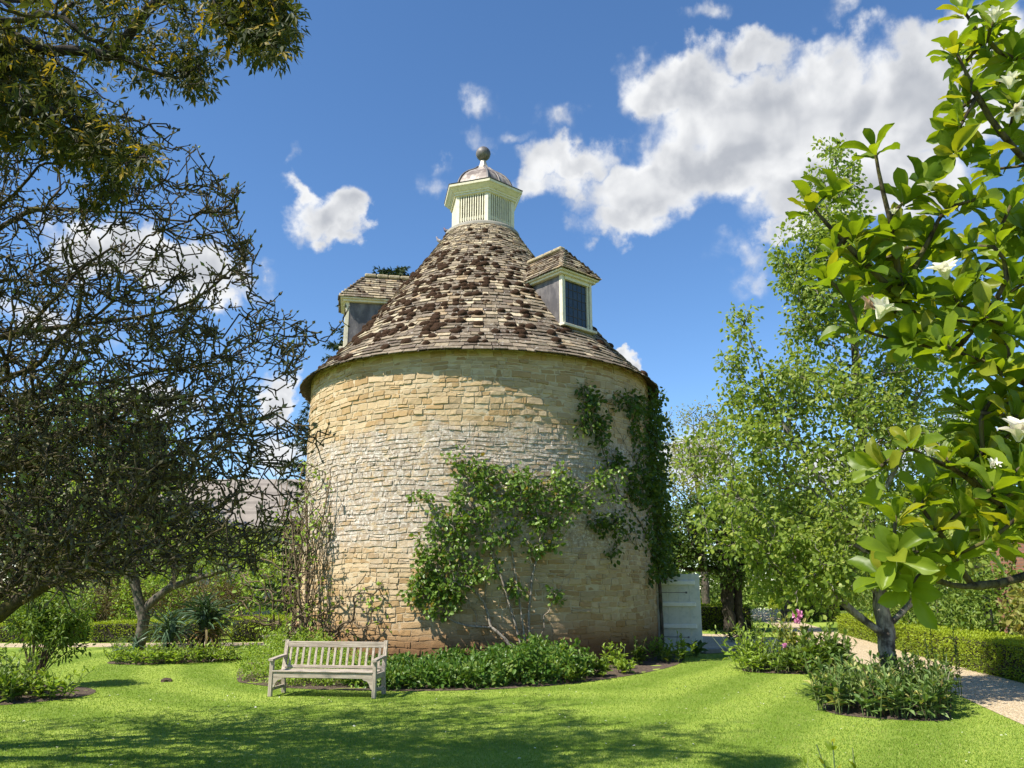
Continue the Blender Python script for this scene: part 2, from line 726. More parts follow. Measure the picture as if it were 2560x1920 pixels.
M_leaf_pear = leaf_mat('pear_leaf', (.115, .185, .026), (.25, .325, .065), (.34, .37, .10), .45, .40)
M_leaf_dark = leaf_mat('dark_leaf', (.030, .065, .010), (.085, .140, .022), (.15, .19, .035), .32, .45)
M_leaf_mid = leaf_mat('mid_leaf', (.065, .125, .016), (.160, .235, .038), (.24, .28, .055), .36, .45)
M_leaf_yel = leaf_mat('yellow_green_leaf', (.15, .185, .035), (.27, .29, .075), (.30, .255, .09), .38)
M_leaf_rose = leaf_mat('rose_leaf', (.055, .125, .018), (.185, .275, .05), (.26, .15, .05), .3, .36, spec=.5)
M_leaf_cover = leaf_mat('cover_leaf', (.035, .095, .012), (.10, .185, .028), (.18, .24, .05), .28, .4, spec=.4)
M_leaf_mag = leaf_mat('magnolia_leaf', (.070, .130, .011), (.195, .265, .022), (.25, .25, .024), .46, .38, (1.75, 1.65, .4))
M_leaf_maple = leaf_mat('maple_leaf', (.030, .046, .012), (.070, .078, .020), (.34, .24, .03), .36, .6)
M_leaf_bright = leaf_mat('bright_leaf', (.16, .26, .03), (.28, .38, .065), None, .36)
M_leaf_olive = leaf_mat('olive_twig_leaf', (.09, .085, .03), (.19, .17, .07), (.12, .065, .035), .2, .7)
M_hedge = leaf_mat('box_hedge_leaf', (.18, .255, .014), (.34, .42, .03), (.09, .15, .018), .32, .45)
M_yucca = leaf_mat('yucca_leaf', (.028, .060, .024), (.085, .14, .07), (.24, .15, .06), .12, .42, spec=.5)
M_spruce = leaf_mat('spruce_needle', (.018, .038, .016), (.050, .080, .028), (.09, .12, .04), .08, .6)
M_grass = leaf_mat('grass_blade', (.135, .225, .026), (.23, .325, .052), (.34, .35, .11), .3, .6)
M_silver = leaf_mat('silver_leaf', (.26, .31, .25), (.66, .68, .64), (.82, .82, .80), .15, .6, (1, 1, 1))
M_poppy = leaf_mat('poppy_leaf', (.075, .145, .035), (.19, .27, .085), (.46, .42, .15), .3, .5)
M_petal_w = leaf_mat('white_petal', (.72, .70, .60), (.82, .80, .72), (.35, .17, .08), .35, .4, (1, 1, .95))
M_petal_p = leaf_mat('pink_petal', (.62, .20, .42), (.80, .45, .66), None, .35, .5, (1, .7, .9))
M_bark = bark_mat('grey_bark', (.055, .045, .034), (.14, .12, .095), (.045, .05, .03))
M_bark_dark = bark_mat('dark_bark', (.022, .018, .014), (.06, .05, .04))
M_bark_pear = bark_mat('pale_blotched_bark', (.12, .105, .09), (.33, .30, .255), (.06, .05, .042), 5)
M_bark_moss = bark_mat('mossy_bark', (.022, .018, .012), (.075, .06, .038), (.075, .065, .018), 7)
M_twig = bark_mat('lichen_twig', (.028, .021, .013), (.115, .095, .058), (.10, .09, .032), 9)
M_bud = leaf_mat('bud', (.05, .046, .026), (.16, .15, .085), (.16, .22, .06), .15, .6)
M_stem_rose = bark_mat('pale_rose_stem', (.16, .13, .10), (.38, .34, .28), None, 12)
M_stem_brown = bark_mat('brown_cane', (.075, .055, .035), (.20, .15, .09), None, 12)
M_stem_green = leaf_mat('green_stem', (.06, .10, .03), (.14, .18, .06), (.10, .04, .03), .1)
M_cream = paint_mat('cream_paint', (.62, .575, .43), (.44, .395, .28))
M_door = paint_mat('white_door_paint', (.84, .83, .74), (.72, .72, .63), .5)
M_door_shaded = paint_mat('door_plank_shaded', (.66, .66, .57), (.50, .52, .45), .55)  # same door paint darkened: shading round the battens put into the colour
M_iron = paint_mat('black_iron', (.03, .03, .03), (.07, .05, .04), .6)


def f_stone(t, p, out):
    P = t.geo()
    x, y, z = t.sep(P)
    c = t.attr()
    n_big = t.noise(P, .9, 4)
    n_mid = t.noise(t.scalevec(P, (1, 1, 2.6)), 6, 7, .7)
    n_fine = t.noise(P, 42, 5, .7)
    c = t.mix(t.step(n_mid, .32, .72, 0, .42), c, t.mix(1.0, c, (.74, .66, .54), 'MULTIPLY'))
    # grey and white lichen crust in a broad band half way up the wall
    zb = t.m('ADD', z, t.m('MULTIPLY', t.m('SUBTRACT', n_big, .5), 1.7))
    band = t.m('MULTIPLY', t.step(zb, 2.15, 3.0), t.step(zb, 5.0, 5.5, 1, 0))
    crust = t.step(t.noise(t.scalevec(P, (1, 1, 1.7)), 3.6, 8, .74), .34, .53)
    grey = t.mix(t.step(t.noise(P, 11, 6, .75), .44, .63), (.27, .225, .18), (.55, .515, .46))
    grey = t.mix(t.step(t.noise(P, 19, 5, .7), .57, .66), grey, (.74, .73, .70))
    c = t.mix(t.m('MULTIPLY', band, t.m('MULTIPLY', crust, .85)), c, grey)
    spots = t.m('MULTIPLY', t.step(t.noise(P, 23, 4, .7), .62, .7), .28)
    c = t.mix(spots, c, (.42, .40, .35))
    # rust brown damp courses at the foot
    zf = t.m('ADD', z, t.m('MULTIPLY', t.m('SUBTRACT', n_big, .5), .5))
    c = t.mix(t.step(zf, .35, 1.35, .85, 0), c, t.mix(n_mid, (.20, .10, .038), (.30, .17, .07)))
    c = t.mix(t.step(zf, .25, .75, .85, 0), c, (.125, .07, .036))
    t.l.new(c, p.inputs['Base Color'])
    p.inputs['Roughness'].default_value = .92
    p.inputs['Specular IOR Level'].default_value = .12
    h = t.m('ADD', t.m('MULTIPLY', n_mid, .6), t.m('MULTIPLY', n_fine, .4))
    t.l.new(t.bump(h, .75, .035), p.inputs['Normal'])


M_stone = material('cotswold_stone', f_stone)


def f_slate(t, p, out):
    P = t.geo()
    c = t.attr()
    n = t.noise(P, 9, 6, .7)
    c = t.mix(t.step(n, .32, .66, 0, .75), c, t.mix(1.0, c, (.58, .52, .46), 'MULTIPLY'))
    sp = t.step(t.noise(P, 11, 6, .75), .58, .65)
    c = t.mix(t.m('MULTIPLY', sp, .75), c, (.50, .48, .43))
    ye = t.step(t.noise(P, 2.2, 5, .7), .64, .72, 0, .55)
    c = t.mix(ye, c, (.30, .24, .07))
    t.l.new(c, p.inputs['Base Color'])
    p.inputs['Roughness'].default_value = .9
    p.inputs['Specular IOR Level'].default_value = .15
    t.l.new(t.bump(t.noise(P, 30, 5, .7), .6, .02), p.inputs['Normal'])


M_slate = material('stone_slate', f_slate)


def f_moss(t, p, out):
    P = t.geo()
    n = t.noise(P, 40, 4, .7)
    t.l.new(t.mix(n, (.022, .012, .008), (.075, .045, .028)), p.inputs['Base Color'])
    p.inputs['Roughness'].default_value = 1
    p.inputs['Specular IOR Level'].default_value = .05
    t.l.new(t.bump(n, 1, .03), p.inputs['Normal'])


M_moss = material('dark_moss', f_moss)


def f_lead(t, p, out):
    P = t.geo()
    n = t.noise(t.scalevec(P, (1, 1, .4)), 3.5, 6, .65)
    c = t.mix(t.step(n, .38, .68), (.07, .064, .066), (.17, .155, .15))
    c = t.mix(t.step(t.noise(P, 9, 5, .7), .56, .7, 0, .5), c, (.23, .21, .195))
    t.l.new(c, p.inputs['Base Color'])
    p.inputs['Roughness'].default_value = .55
    p.inputs['Metallic'].default_value = .15
    t.l.new(t.bump(n, .3, .03), p.inputs['Normal'])


M_lead = material('weathered_lead', f_lead)


def f_dome(t, p, out):
    P = t.geo()
    n = t.noise(t.scalevec(P, (1, 1, .25)), 4.5, 5, .6, .4)
    c = t.mix(t.step(n, .42, .62), (.12, .092, .08), (.33, .285, .25))
    c = t.mix(t.step(t.sep(P)[2], 14.25, 14.7, 0, .7), c, (.46, .40, .34))
    t.l.new(c, p.inputs['Base Color'])
    p.inputs['Roughness'].default_value = .55
    p.inputs['Metallic'].default_value = .1


M_dome = material('streaked_lead', f_dome)


def f_glass(t, p, out):
    n = t.noise(t.geo(), 3, 3)
    t.l.new(t.mix(n, (.012, .018, .025), (.035, .045, .055)), p.inputs['Base Color'])
    p.inputs['Roughness'].default_value = .12
    p.inputs['Specular IOR Level'].default_value = .5
    t.l.new(t.bump(t.noise(t.geo(), 5, 2), .12, .05), p.inputs['Normal'])


M_glass = material('old_window_glass', f_glass)


def wood_mat(name, s):
    def fn(t, p, out):
        v = t.scalevec(t.pos(), s)
        n = t.noise(v, 1, 6, .65, .3)
        n2 = t.noise(t.pos(), 5, 4, .6)
        c = t.mix(t.step(n, .3, .7), (.20, .165, .13), (.52, .455, .375))
        c = t.mix(t.step(n2, .45, .72, 0, .45), c, (.27, .225, .16))
        t.l.new(c, p.inputs['Base Color'])
        p.inputs['Roughness'].default_value = .8
        p.inputs['Specular IOR Level'].default_value = .2
        t.l.new(t.bump(n, .5, .006), p.inputs['Normal'])
    return material(name, fn)


M_wood_x = wood_mat('weathered_teak_along', (3, 90, 90))
M_wood_z = wood_mat('weathered_teak_upright', (90, 90, 4))
M_wood_y = wood_mat('weathered_teak_across', (90, 4, 90))


def f_lawn(t, p, out):
    P = t.geo()
    x, y, z = t.sep(P)
    n0 = t.noise(P, .35, 4)
    n1 = t.noise(P, 2.6, 5, .6)
    n2 = t.noise(t.scalevec(P, (1, .6, 1)), 40, 4, .75)
    n3 = t.noise(t.scalevec(P, (1, .5, 1)), 130, 3, .8)
    # mown stripes run round the tower
    dx = t.m('SUBTRACT', x, 0.5)
    dy = t.m('SUBTRACT', y, 21.0)
    rr = t.m('SQRT', t.m('ADD', t.m('MULTIPLY', dx, dx), t.m('MULTIPLY', dy, dy)))
    st = t.m('SINE', t.m('ADD', t.m('MULTIPLY', rr, 3.6), t.m('MULTIPLY', n0, 3.5)))
    ang = t.m('SINE', t.m('ADD', t.m('MULTIPLY', t.m('SUBTRACT', x, t.m('MULTIPLY', y, .55)), 3.4), t.m('MULTIPLY', n0, 2)))
    side = t.step(x, 0, 4)
    stripe = t.m('ADD', t.m('MULTIPLY', st, t.m('SUBTRACT', 1, side)), t.m('MULTIPLY', ang, side))
    c = t.mix(t.step(stripe, -.8, .8), (.130, .205, .018), (.262, .342, .050))
    c = t.mix(t.step(n1, .4, .75, 0, .5), c, (.27, .325, .075))
    c = t.mix(t.step(n2, .4, .75, 0, .35), c, (.11, .17, .02))
    c = t.mix(t.step(n3, .55, .75, 0, .5), c, (.36, .39, .12))
    t.l.new(c, p.inputs['Base Color'])
    p.inputs['Roughness'].default_value = .85
    p.inputs['Specular IOR Level'].default_value = .15
    h = t.m('ADD', t.m('MULTIPLY', n2, .7), t.m('MULTIPLY', n3, .4))
    t.l.new(t.bump(h, .5, .03), p.inputs['Normal'])


M_lawn = material('mown_lawn', f_lawn)


def f_gravel(t, p, out):
    P = t.geo()
    v = t.vor(P, 38, 'Color')
    d = t.vor(P, 38)
    n = t.noise(P, 1.6, 5)
    a = t.sep(v)
    c = t.mix(a[0], (.48, .36, .20), (.75, .61, .40))
    c = t.mix(t.step(a[1], .8, 1, 0, .7), c, (.76, .70, .58))
    c = t.mix(t.step(n, .45, .75, 0, .4), c, (.33, .26, .17))
    c = t.mix(t.step(d, .35, .8, 0, .6), c, (.19, .14, .085))
    t.l.new(c, p.inputs['Base Color'])
    p.inputs['Roughness'].default_value = .9
    t.l.new(t.bump(t.m('SUBTRACT', 1, d), .9, .03), p.inputs['Normal'])


M_gravel = material('honey_gravel', f_gravel)


def f_soil(t, p, out):
    P = t.geo()
    n = t.noise(P, 18, 6, .75)
    c = t.mix(t.step(n, .35, .7), (.06, .04, .026), (.17, .12, .08))
    c = t.mix(t.step(t.vor(P, 30), .1, .22, .5, 0), c, (.20, .15, .10))
    t.l.new(c, p.inputs['Base Color'])
    p.inputs['Roughness'].default_value = 1
    t.l.new(t.bump(n, 1, .06), p.inputs['Normal'])


M_soil = material('garden_soil', f_soil)


def f_brick(t, p, out):
    b = t.new('ShaderNodeTexBrick')
    x, y, z = t.sep(t.geo())
    cv2 = t.new('ShaderNodeCombineXYZ')
    t.l.new(y, cv2.inputs[0])
    t.l.new(z, cv2.inputs[1])
    t.l.new(cv2.outputs[0], b.inputs['Vector'])
    b.inputs['Color1'].default_value = (.21, .085, .05, 1)
    b.inputs['Color2'].default_value = (.30, .14, .085, 1)
    b.inputs['Mortar'].default_value = (.17, .13, .10, 1)
    b.inputs['Scale'].default_value = 1
    b.inputs['Mortar Size'].default_value = .009
    b.inputs['Brick Width'].default_value = .23
    b.inputs['Row Height'].default_value = .075
    n = t.noise(t.geo(), 6, 5)
    t.l.new(t.mix(t.step(n, .5, .8, 0, .5), b.outputs[0], (.12, .10, .08)), p.inputs['Base Color'])
    p.inputs['Roughness'].default_value = .9
    t.l.new(t.bump(t.m('SUBTRACT', 1, b.outputs[1]), .6, .01), p.inputs['Normal'])


M_brick = material('old_red_brick', f_brick)


def f_kerb(t, p, out):
    n = t.noise(t.geo(), 9, 5)
    t.l.new(t.mix(n, (.16, .145, .12), (.33, .31, .27)), p.inputs['Base Color'])
    p.inputs['Roughness'].default_value = .9


M_kerb = material('step_stone', f_kerb)


def f_far_stone(t, p, out):
    b = t.new('ShaderNodeTexBrick')
    x, y, z = t.sep(t.geo())
    cv2 = t.new('ShaderNodeCombineXYZ')
    t.l.new(x, cv2.inputs[0])
    t.l.new(z, cv2.inputs[1])
    t.l.new(cv2.outputs[0], b.inputs['Vector'])
    b.inputs['Color1'].default_value = (.42, .33, .24, 1)
    b.inputs['Color2'].default_value = (.50, .41, .31, 1)
    b.inputs['Mortar'].default_value = (.30, .24, .18, 1)
    b.inputs['Scale'].default_value = 1
    b.inputs['Mortar Size'].default_value = .02
    b.inputs['Brick Width'].default_value = .5
    b.inputs['Row Height'].default_value = .2
    t.l.new(b.outputs[0], p.inputs['Base Color'])
    p.inputs['Roughness'].default_value = .9


M_far_stone = material('pale_coursed_stone', f_far_stone)


def f_far_roof(t, p, out):
    P = t.geo()
    wv = t.new('ShaderNodeTexWave', wave_type='BANDS', bands_direction='Z')
    wv.inputs['Scale'].default_value = 1.6
    wv.inputs['Distortion'].default_value = 1.0
    n = t.noise(P, 3, 5)
    c = t.mix(n, (.15, .13, .115), (.30, .265, .23))
    t.l.new(t.mix(t.step(wv.outputs[1], .7, .95, 0, .5), c, (.10, .085, .075)), p.inputs['Base Color'])
    p.inputs['Roughness'].default_value = .9


M_far_roof = material('grey_slate_roof', f_far_roof)


def f_pigeon(t, p, out):
    t.l.new(t.attr(), p.inputs['Base Color'])
    p.inputs['Roughness'].default_value = .6


M_bird = material('feathers', f_pigeon)

# ------------------------------------------------------------------ the dovecote's place
AX, AY = -0.92, 22.98
R_WALL, R_EAVE = 4.85, 5.14


def radial(a):
    """outward direction for an angle measured from the side facing the camera, positive to the right"""
    return np.array([math.sin(a), -math.cos(a), 0.0]), np.array([math.cos(a), math.sin(a), 0.0])


def wallpt(x, y, off=0.0):
    """the point of the round wall seen at a measured position, moved out by off"""
    a, b = ray(x, y)
    rr = R_WALL
    A = a * a + 1
    B = -2 * (a * AX + AY)
    C = AX * AX + AY * AY - rr * rr
    d = B * B - 4 * A * C
    if d < 0:
        Y = -B / (2 * A)
    else:
        Y = (-B - math.sqrt(d)) / (2 * A)
    p = np.array([a * Y, Y, EYE + b * Y])
    n = unit(np.array([p[0] - AX, p[1] - AY, 0]))
    return p + n * off, n

# ================================================================== THE DOVECOTE
dove = tag(empty('dovecote', (AX, AY, 0)), 'round honey stone tower with stone slate roof, cupola and open white door', 'dovecote')
DO = np.array([AX, AY, 0.0])


def child(g, name, mat, parent=dove, smooth=False, origin=None):
    """world-space mesh parented to something standing at parent's world place"""
    o = g.build(name, mat, None, smooth, origin)
    o.parent = parent
    q, pw = parent, Vector((0, 0, 0))
    while q is not None:
        pw += Vector(q.location)
        q = q.parent
    o.location = Vector(o.location) - pw
    return o


def subempty(name, loc, parent):
    e = empty(name, loc)
    q, pw = parent, Vector((0, 0, 0))
    while q is not None:
        pw += Vector(q.location)
        q = q.parent
    e.parent = parent
    e.location = Vector(loc) - pw
    return e


# ---- wall: every stone of the rubble courses
def build_wall():
    rng = np.random.default_rng(3)
    g = G()
    nth, nz = 180, 40
    th = np.linspace(0, 2 * np.pi, nth, endpoint=False)
    rings = []
    for z in np.linspace(-.2, 7.40, nz):
        r = R_WALL - .002 + rng.normal(0, .004, nth)
        rings.append(np.stack([AX + r * np.sin(th), AY - r * np.cos(th), np.full(nth, z)], 1))
    loft(g, rings, True, (False, False), (.50, .42, .29))
    pal = np.array([(.475, .365, .215), (.52, .415, .26), (.44, .32, .17), (.50, .40, .25), (.46, .37, .24), (.54, .44, .29), (.40, .285, .15), (.49, .385, .235)])
    T0, T1, Z0, Z1 = [], [], [], []
    z = -.15
    while z < 7.34:
        hrow = rng.uniform(.075, .15) * (1.25 if z < 1.2 else 1) * (1 if rng.random() > .1 else 1.3)
        hrow = min(hrow, 7.38 - z)
        t = rng.uniform(0, .2)
        end = t + 2 * np.pi
        wob = rng.uniform(.8, 1.2)
        while t < end - .02:
            wd = rng.uniform(.13, .46) * (1.15 if z < 1.2 else 1) * wob / R_WALL
            t1 = min(t + wd, end)
            if rng.random() < .07 and hrow > .1:      # two thin stones stacked in one course
                T0 += [t, t]; T1 += [t1, t1]
                zz = z + hrow * rng.uniform(.35, .65)
                Z0 += [z, zz]; Z1 += [zz, z + hrow]
            else:
                T0.append(t); T1.append(t1); Z0.append(z); Z1.append(z + hrow)
            t = t1
        z += hrow
    T0, T1, Z0, Z1 = map(np.array, (T0, T1, Z0, Z1))
    n = len(T0)
    nu, nv = 6, 4
    u = np.array([0, .03, .35, .65, .97, 1])
    v = np.array([0, .07, .93, 1])
    U, Vv = np.meshgrid(u, v, indexing='ij')
    gap = rng.uniform(.003, .012, (n, 1, 1))
    gt = gap / R_WALL
    th = (T0[:, None, None] + gt) + U[None] * (T1 - T0 - 2 * gt[:, 0, 0])[:, None, None]
    zz = (Z0[:, None, None] + gap) + Vv[None] * (Z1 - Z0 - 2 * gap[:, 0, 0])[:, None, None]
    # slow waviness of the courses
    zz = zz + .018 * np.sin(th * 9 + zz * 3) + .012 * np.sin(th * 23 + zz * 7)
    edge = ((U == 0) | (U == 1) | (Vv == 0) | (Vv == 1))
    pro = rng.uniform(.0, .016, (n, 1, 1)) + (rng.random((n, 1, 1)) < .08) * .016
    d = np.where(edge[None], -.006, pro) + rng.normal(0, .0032, (n, nu, nv))
    d = d + ((U[None] - .5) * rng.normal(0, .008, (n, 1, 1)) + (.5 - Vv[None]) * rng.uniform(.0, .016, (n, 1, 1))) * (~edge)[None]
    jt = rng.normal(0, .010, (n, nu, nv))
    th = th + jt / R_WALL
    zz = zz + rng.normal(0, .006, (n, nu, nv))
    r = R_WALL + d
    V = np.stack([AX + r * np.sin(th), AY - r * np.cos(th), zz], -1).reshape(-1, 3)
    i, j = np.meshgrid(np.arange(nu - 1), np.arange(nv - 1), indexing='ij')
    a = (i * nv + j).ravel()
    f = np.stack([a, a + nv, a + nv + 1, a + 1], 1)
    F = (f[None] + (np.arange(n) * nu * nv)[:, None, None]).reshape(-1, 4)
    c = pal[rng.integers(0, len(pal), n)] * (.90, .865, .84) * rng.uniform(.87, 1.08, (n, 1))
    g.add(V, F, np.repeat(c, nu * nv, 0))
    return child(g, 'wall', M_stone, smooth=False)


build_wall()

# ---- roof
RC = np.array([(5.14, 7.10), (4.60, 7.6), (4.03, 8.2), (3.47, 8.9), (2.88, 9.7), (2.21, 10.6), (1.53, 11.6), (1.06, 12.32)])
_pf = np.polyfit(RC[:, 1], RC[:, 0], 4)
ZS = np.linspace(7.10, 12.32, 300)
RS = np.polyval(_pf, ZS)
SL = np.concatenate([[0], np.cumsum(np.hypot(np.diff(ZS), np.diff(RS)))])
S_TOT = SL[-1]


def roof_rz(s):
    s = np.asarray(s, float)
    sc = np.clip(s, 0, S_TOT)
    z, r = np.interp(sc, SL, ZS), np.interp(sc, SL, RS)
    ex = np.minimum(s, 0)                 # straight continuation below the eave
    return r - ex * .72, z + ex * .69


def roof_n(s):
    s = np.clip(s, -.02, S_TOT - .02)
    r0, z0 = roof_rz(np.clip(s - .05, 0, S_TOT))
    r1, z1 = roof_rz(np.clip(s + .05, 0, S_TOT))
    dr, dz = r1 - r0, z1 - z0
    L = np.hypot(dr, dz)
    return dz / L, -dr / L                # outward radial and upward parts of the normal


def roof_pt(th, s, h):
    r, z = roof_rz(s)
    nr, nz = roof_n(s)
    r = r + nr * h
    z = z + nz * h
    return np.stack([AX + r * np.sin(th), AY - r * np.cos(th), z], -1)


SLATE_PAL = np.array([(.20, .165, .125), (.26, .215, .16), (.155, .122, .095), (.30, .25, .18), (.44, .37, .255), (.51, .44, .31), (.35, .27, .175)])


def slate_colour(rng, sfrac):
    if sfrac < .2:
        pr = [.32, .28, .20, .12, .04, .01, .03]
    elif sfrac < .8:
        pr = [.20, .19, .17, .15, .13, .07, .09]
    else:
        pr = [.14, .20, .10, .24, .16, .06, .10]
    return SLATE_PAL[rng.choice(7, p=pr)] * rng.uniform(.66, 1.12)


def build_roof():
    rng = np.random.default_rng(11)
    g = G()
    nth = 120
    th = np.linspace(0, 2 * np.pi, nth, endpoint=False)
    rings = [np.stack([AX + (R_WALL - .02) * np.sin(th), AY - (R_WALL - .02) * np.cos(th), np.full(nth, 7.31)], 1)]
    for s in np.linspace(0, S_TOT, 30):
        rings.append(roof_pt(th, np.full(nth, s), -.015))
    loft(g, rings, True, (False, False), (.12, .10, .085))
    rows = []
    s = -.03
    while s < S_TOT - .03:
        f = max(0, s) / S_TOT
        e = (.20 * (1 - f) + .078 * f) * rng.uniform(.9, 1.1)
        rows.append((s, e))
        s += e
    spots = []
    for (s0, e) in rows:
        f = max(0, s0) / S_TOT
        r0 = float(roof_rz(s0)[0])
        t = rng.uniform(0, .3)
        end = t + 2 * np.pi
        wm = .34 * (1 - f) + .14 * f
        while t < end - .01:
            wd = wm * rng.uniform(.55, 1.5) / r0
            t1 = min(t + wd, end)
            gp = rng.uniform(.003, .012) / r0
            ch = rng.uniform(0, .022) * (1 - .5 * f)
            cw = rng.uniform(.08, .22) * (t1 - t)
            sb = s0 + rng.normal(0, .009)
            T = np.array([t + gp, t + cw, t1 - cw * rng.uniform(.6, 1.3), t1 - gp, t1 - gp, t + gp])
            S = np.array([sb + ch + rng.uniform(0, .015), sb + rng.normal(0, .005), sb + rng.normal(0, .006), sb + ch * rng.uniform(0, 1.5), s0 + e * 1.25, s0 + e * 1.25])
            lift = rng.uniform(.018, .044) * (1.1 - .4 * f)
            H = np.array([lift, lift, lift, lift, .004, .004]) + rng.normal(0, .003, 6)
            top = roof_pt(T, S, H)
            bot = roof_pt(T, S, np.maximum(H - rng.uniform(.014, .026), -.012))
            V = np.concatenate([top, bot])
            q = np.array([(0, 6, 7, 1), (1, 7, 8, 2), (2, 8, 9, 3), (3, 9, 10, 4), (5, 11, 6, 0)])
            g.add(V, [np.array([[0, 1, 2, 3, 4, 5]]), q, np.array([[11, 10, 9, 8, 7, 6]])], slate_colour(rng, f))
            spots.append((t, t1, s0, f, lift))
            t = t1
    child(g, 'roof', M_slate)
    # moss cushions along the slate edges, thickest on the left flank
    m = G()
    k = 0
    for (t0, t1, s0, f, lift) in spots:
        tm = ((t0 + t1) / 2 + np.pi) % (2 * np.pi) - np.pi
        side = .55 + .45 * math.cos(tm + .75)
        pr = .95 * max(0, side) * (np.interp(f, [0, .06, .2, .45, .68, .8, 1], [.08, .3, .62, .9, .75, .25, .02]))
        cl = .5 + .5 * math.sin(tm * 5 + f * 23) * math.sin(tm * 11 - f * 31 + 1)
        if rng.random() < pr * (.35 + .85 * cl):
            for _ in range(rng.integers(1, 3)):
                tc = rng.uniform(t0, t1)
                sc = s0 + rng.uniform(-.01, .05)
                ra = rng.uniform(.04, .15) * (1.15 - .5 * f)
                rb, hh = ra * rng.uniform(.55, .9), ra * rng.uniform(.45, .7)
                rr = float(roof_rz(sc)[0])
                V, nlat, nlon = [], 3, 9
                for la in range(nlat):
                    cl, sl_ = math.cos(la / nlat * math.pi / 2), math.sin(la / nlat * math.pi / 2)
                    an = np.arange(nlon) * 2 * np.pi / nlon + la * .3
                    wv = 1 + rng.normal(0, .12, nlon)
                    V.append(roof_pt(tc + ra * cl * np.cos(an) * wv / rr, sc + rb * cl * np.sin(an) * wv, lift * .5 + hh * sl_ * np.ones(nlon)))
                V.append(roof_pt(np.array([tc]), np.array([sc]), np.array([lift * .5 + hh])))
                V = np.concatenate(V)
                i = np.arange(nlon)
                j = (i + 1) % nlon
                F4 = np.concatenate([np.stack([i + q * nlon, j + q * nlon, j + (q + 1) * nlon, i + (q + 1) * nlon], 1) for q in range(nlat - 1)])
                F3 = np.stack([i + (nlat - 1) * nlon, j + (nlat - 1) * nlon, np.full(nlon, nlat * nlon)], 1)
                m.add(V, [F4, F3])
    child(m, 'roof_moss', M_moss, smooth=True)['kind'] = 'stuff'


build_roof()


# ---- dormer windows
def slate_plane(g, rng, o, ax, up, n, rows_len, span, e0=.14, moss=None):
    """slates on a flat slope: o origin, ax along the eave, up the slope, span(t) -> (x0, x1)"""
    s = -.03
    while s < rows_len - .02:
        e = e0 * rng.uniform(.85, 1.15)
        x0, x1 = span(max(0, s))
        x = x0
        while x < x1 - .01:
            wd = rng.uniform(.12, .34)
            xe = min(x + wd, x1)
            lift = rng.uniform(.025, .045)
            T = np.array([x + .004, xe - .004, xe - .004, x + .004])
            S = np.array([s + rng.normal(0, .008), s + rng.normal(0, .008), min(s + e * 1.25, rows_len), min(s + e * 1.25, rows_len)])
            H = np.array([lift, lift, .004, .004])
            top = o + T[:, None] * ax + S[:, None] * up + H[:, None] * n
            bot = o + T[:, None] * ax + S[:, None] * up + (H - .028)[:, None] * n
            g.add(np.concatenate([top, bot]), [np.array([(0, 1, 2, 3), (0, 4, 5, 1), (1, 5, 6, 2), (3, 7, 4, 0), (7, 6, 5, 4)])], slate_colour(rng, .6))
            if moss is not None and rng.random() < .3 and s > .02:
                c = o + rng.uniform(x, xe) * ax + (s + .02) * up + lift * .6 * n
                ra = rng.uniform(.03, .075)
                V, nl = [], 8
                for la, (cl, sl_) in enumerate(((1, 0), (.75, .6), (.0, .75))):
                    an = np.arange(nl) * 2 * np.pi / nl
                    V.append(c + (np.cos(an) * ra * cl)[:, None] * ax + (np.sin(an) * ra * .7 * cl)[:, None] * up + sl_ * ra * .7 * n)
                loft(moss, V, True, (False, False))
            x = xe
        s += e


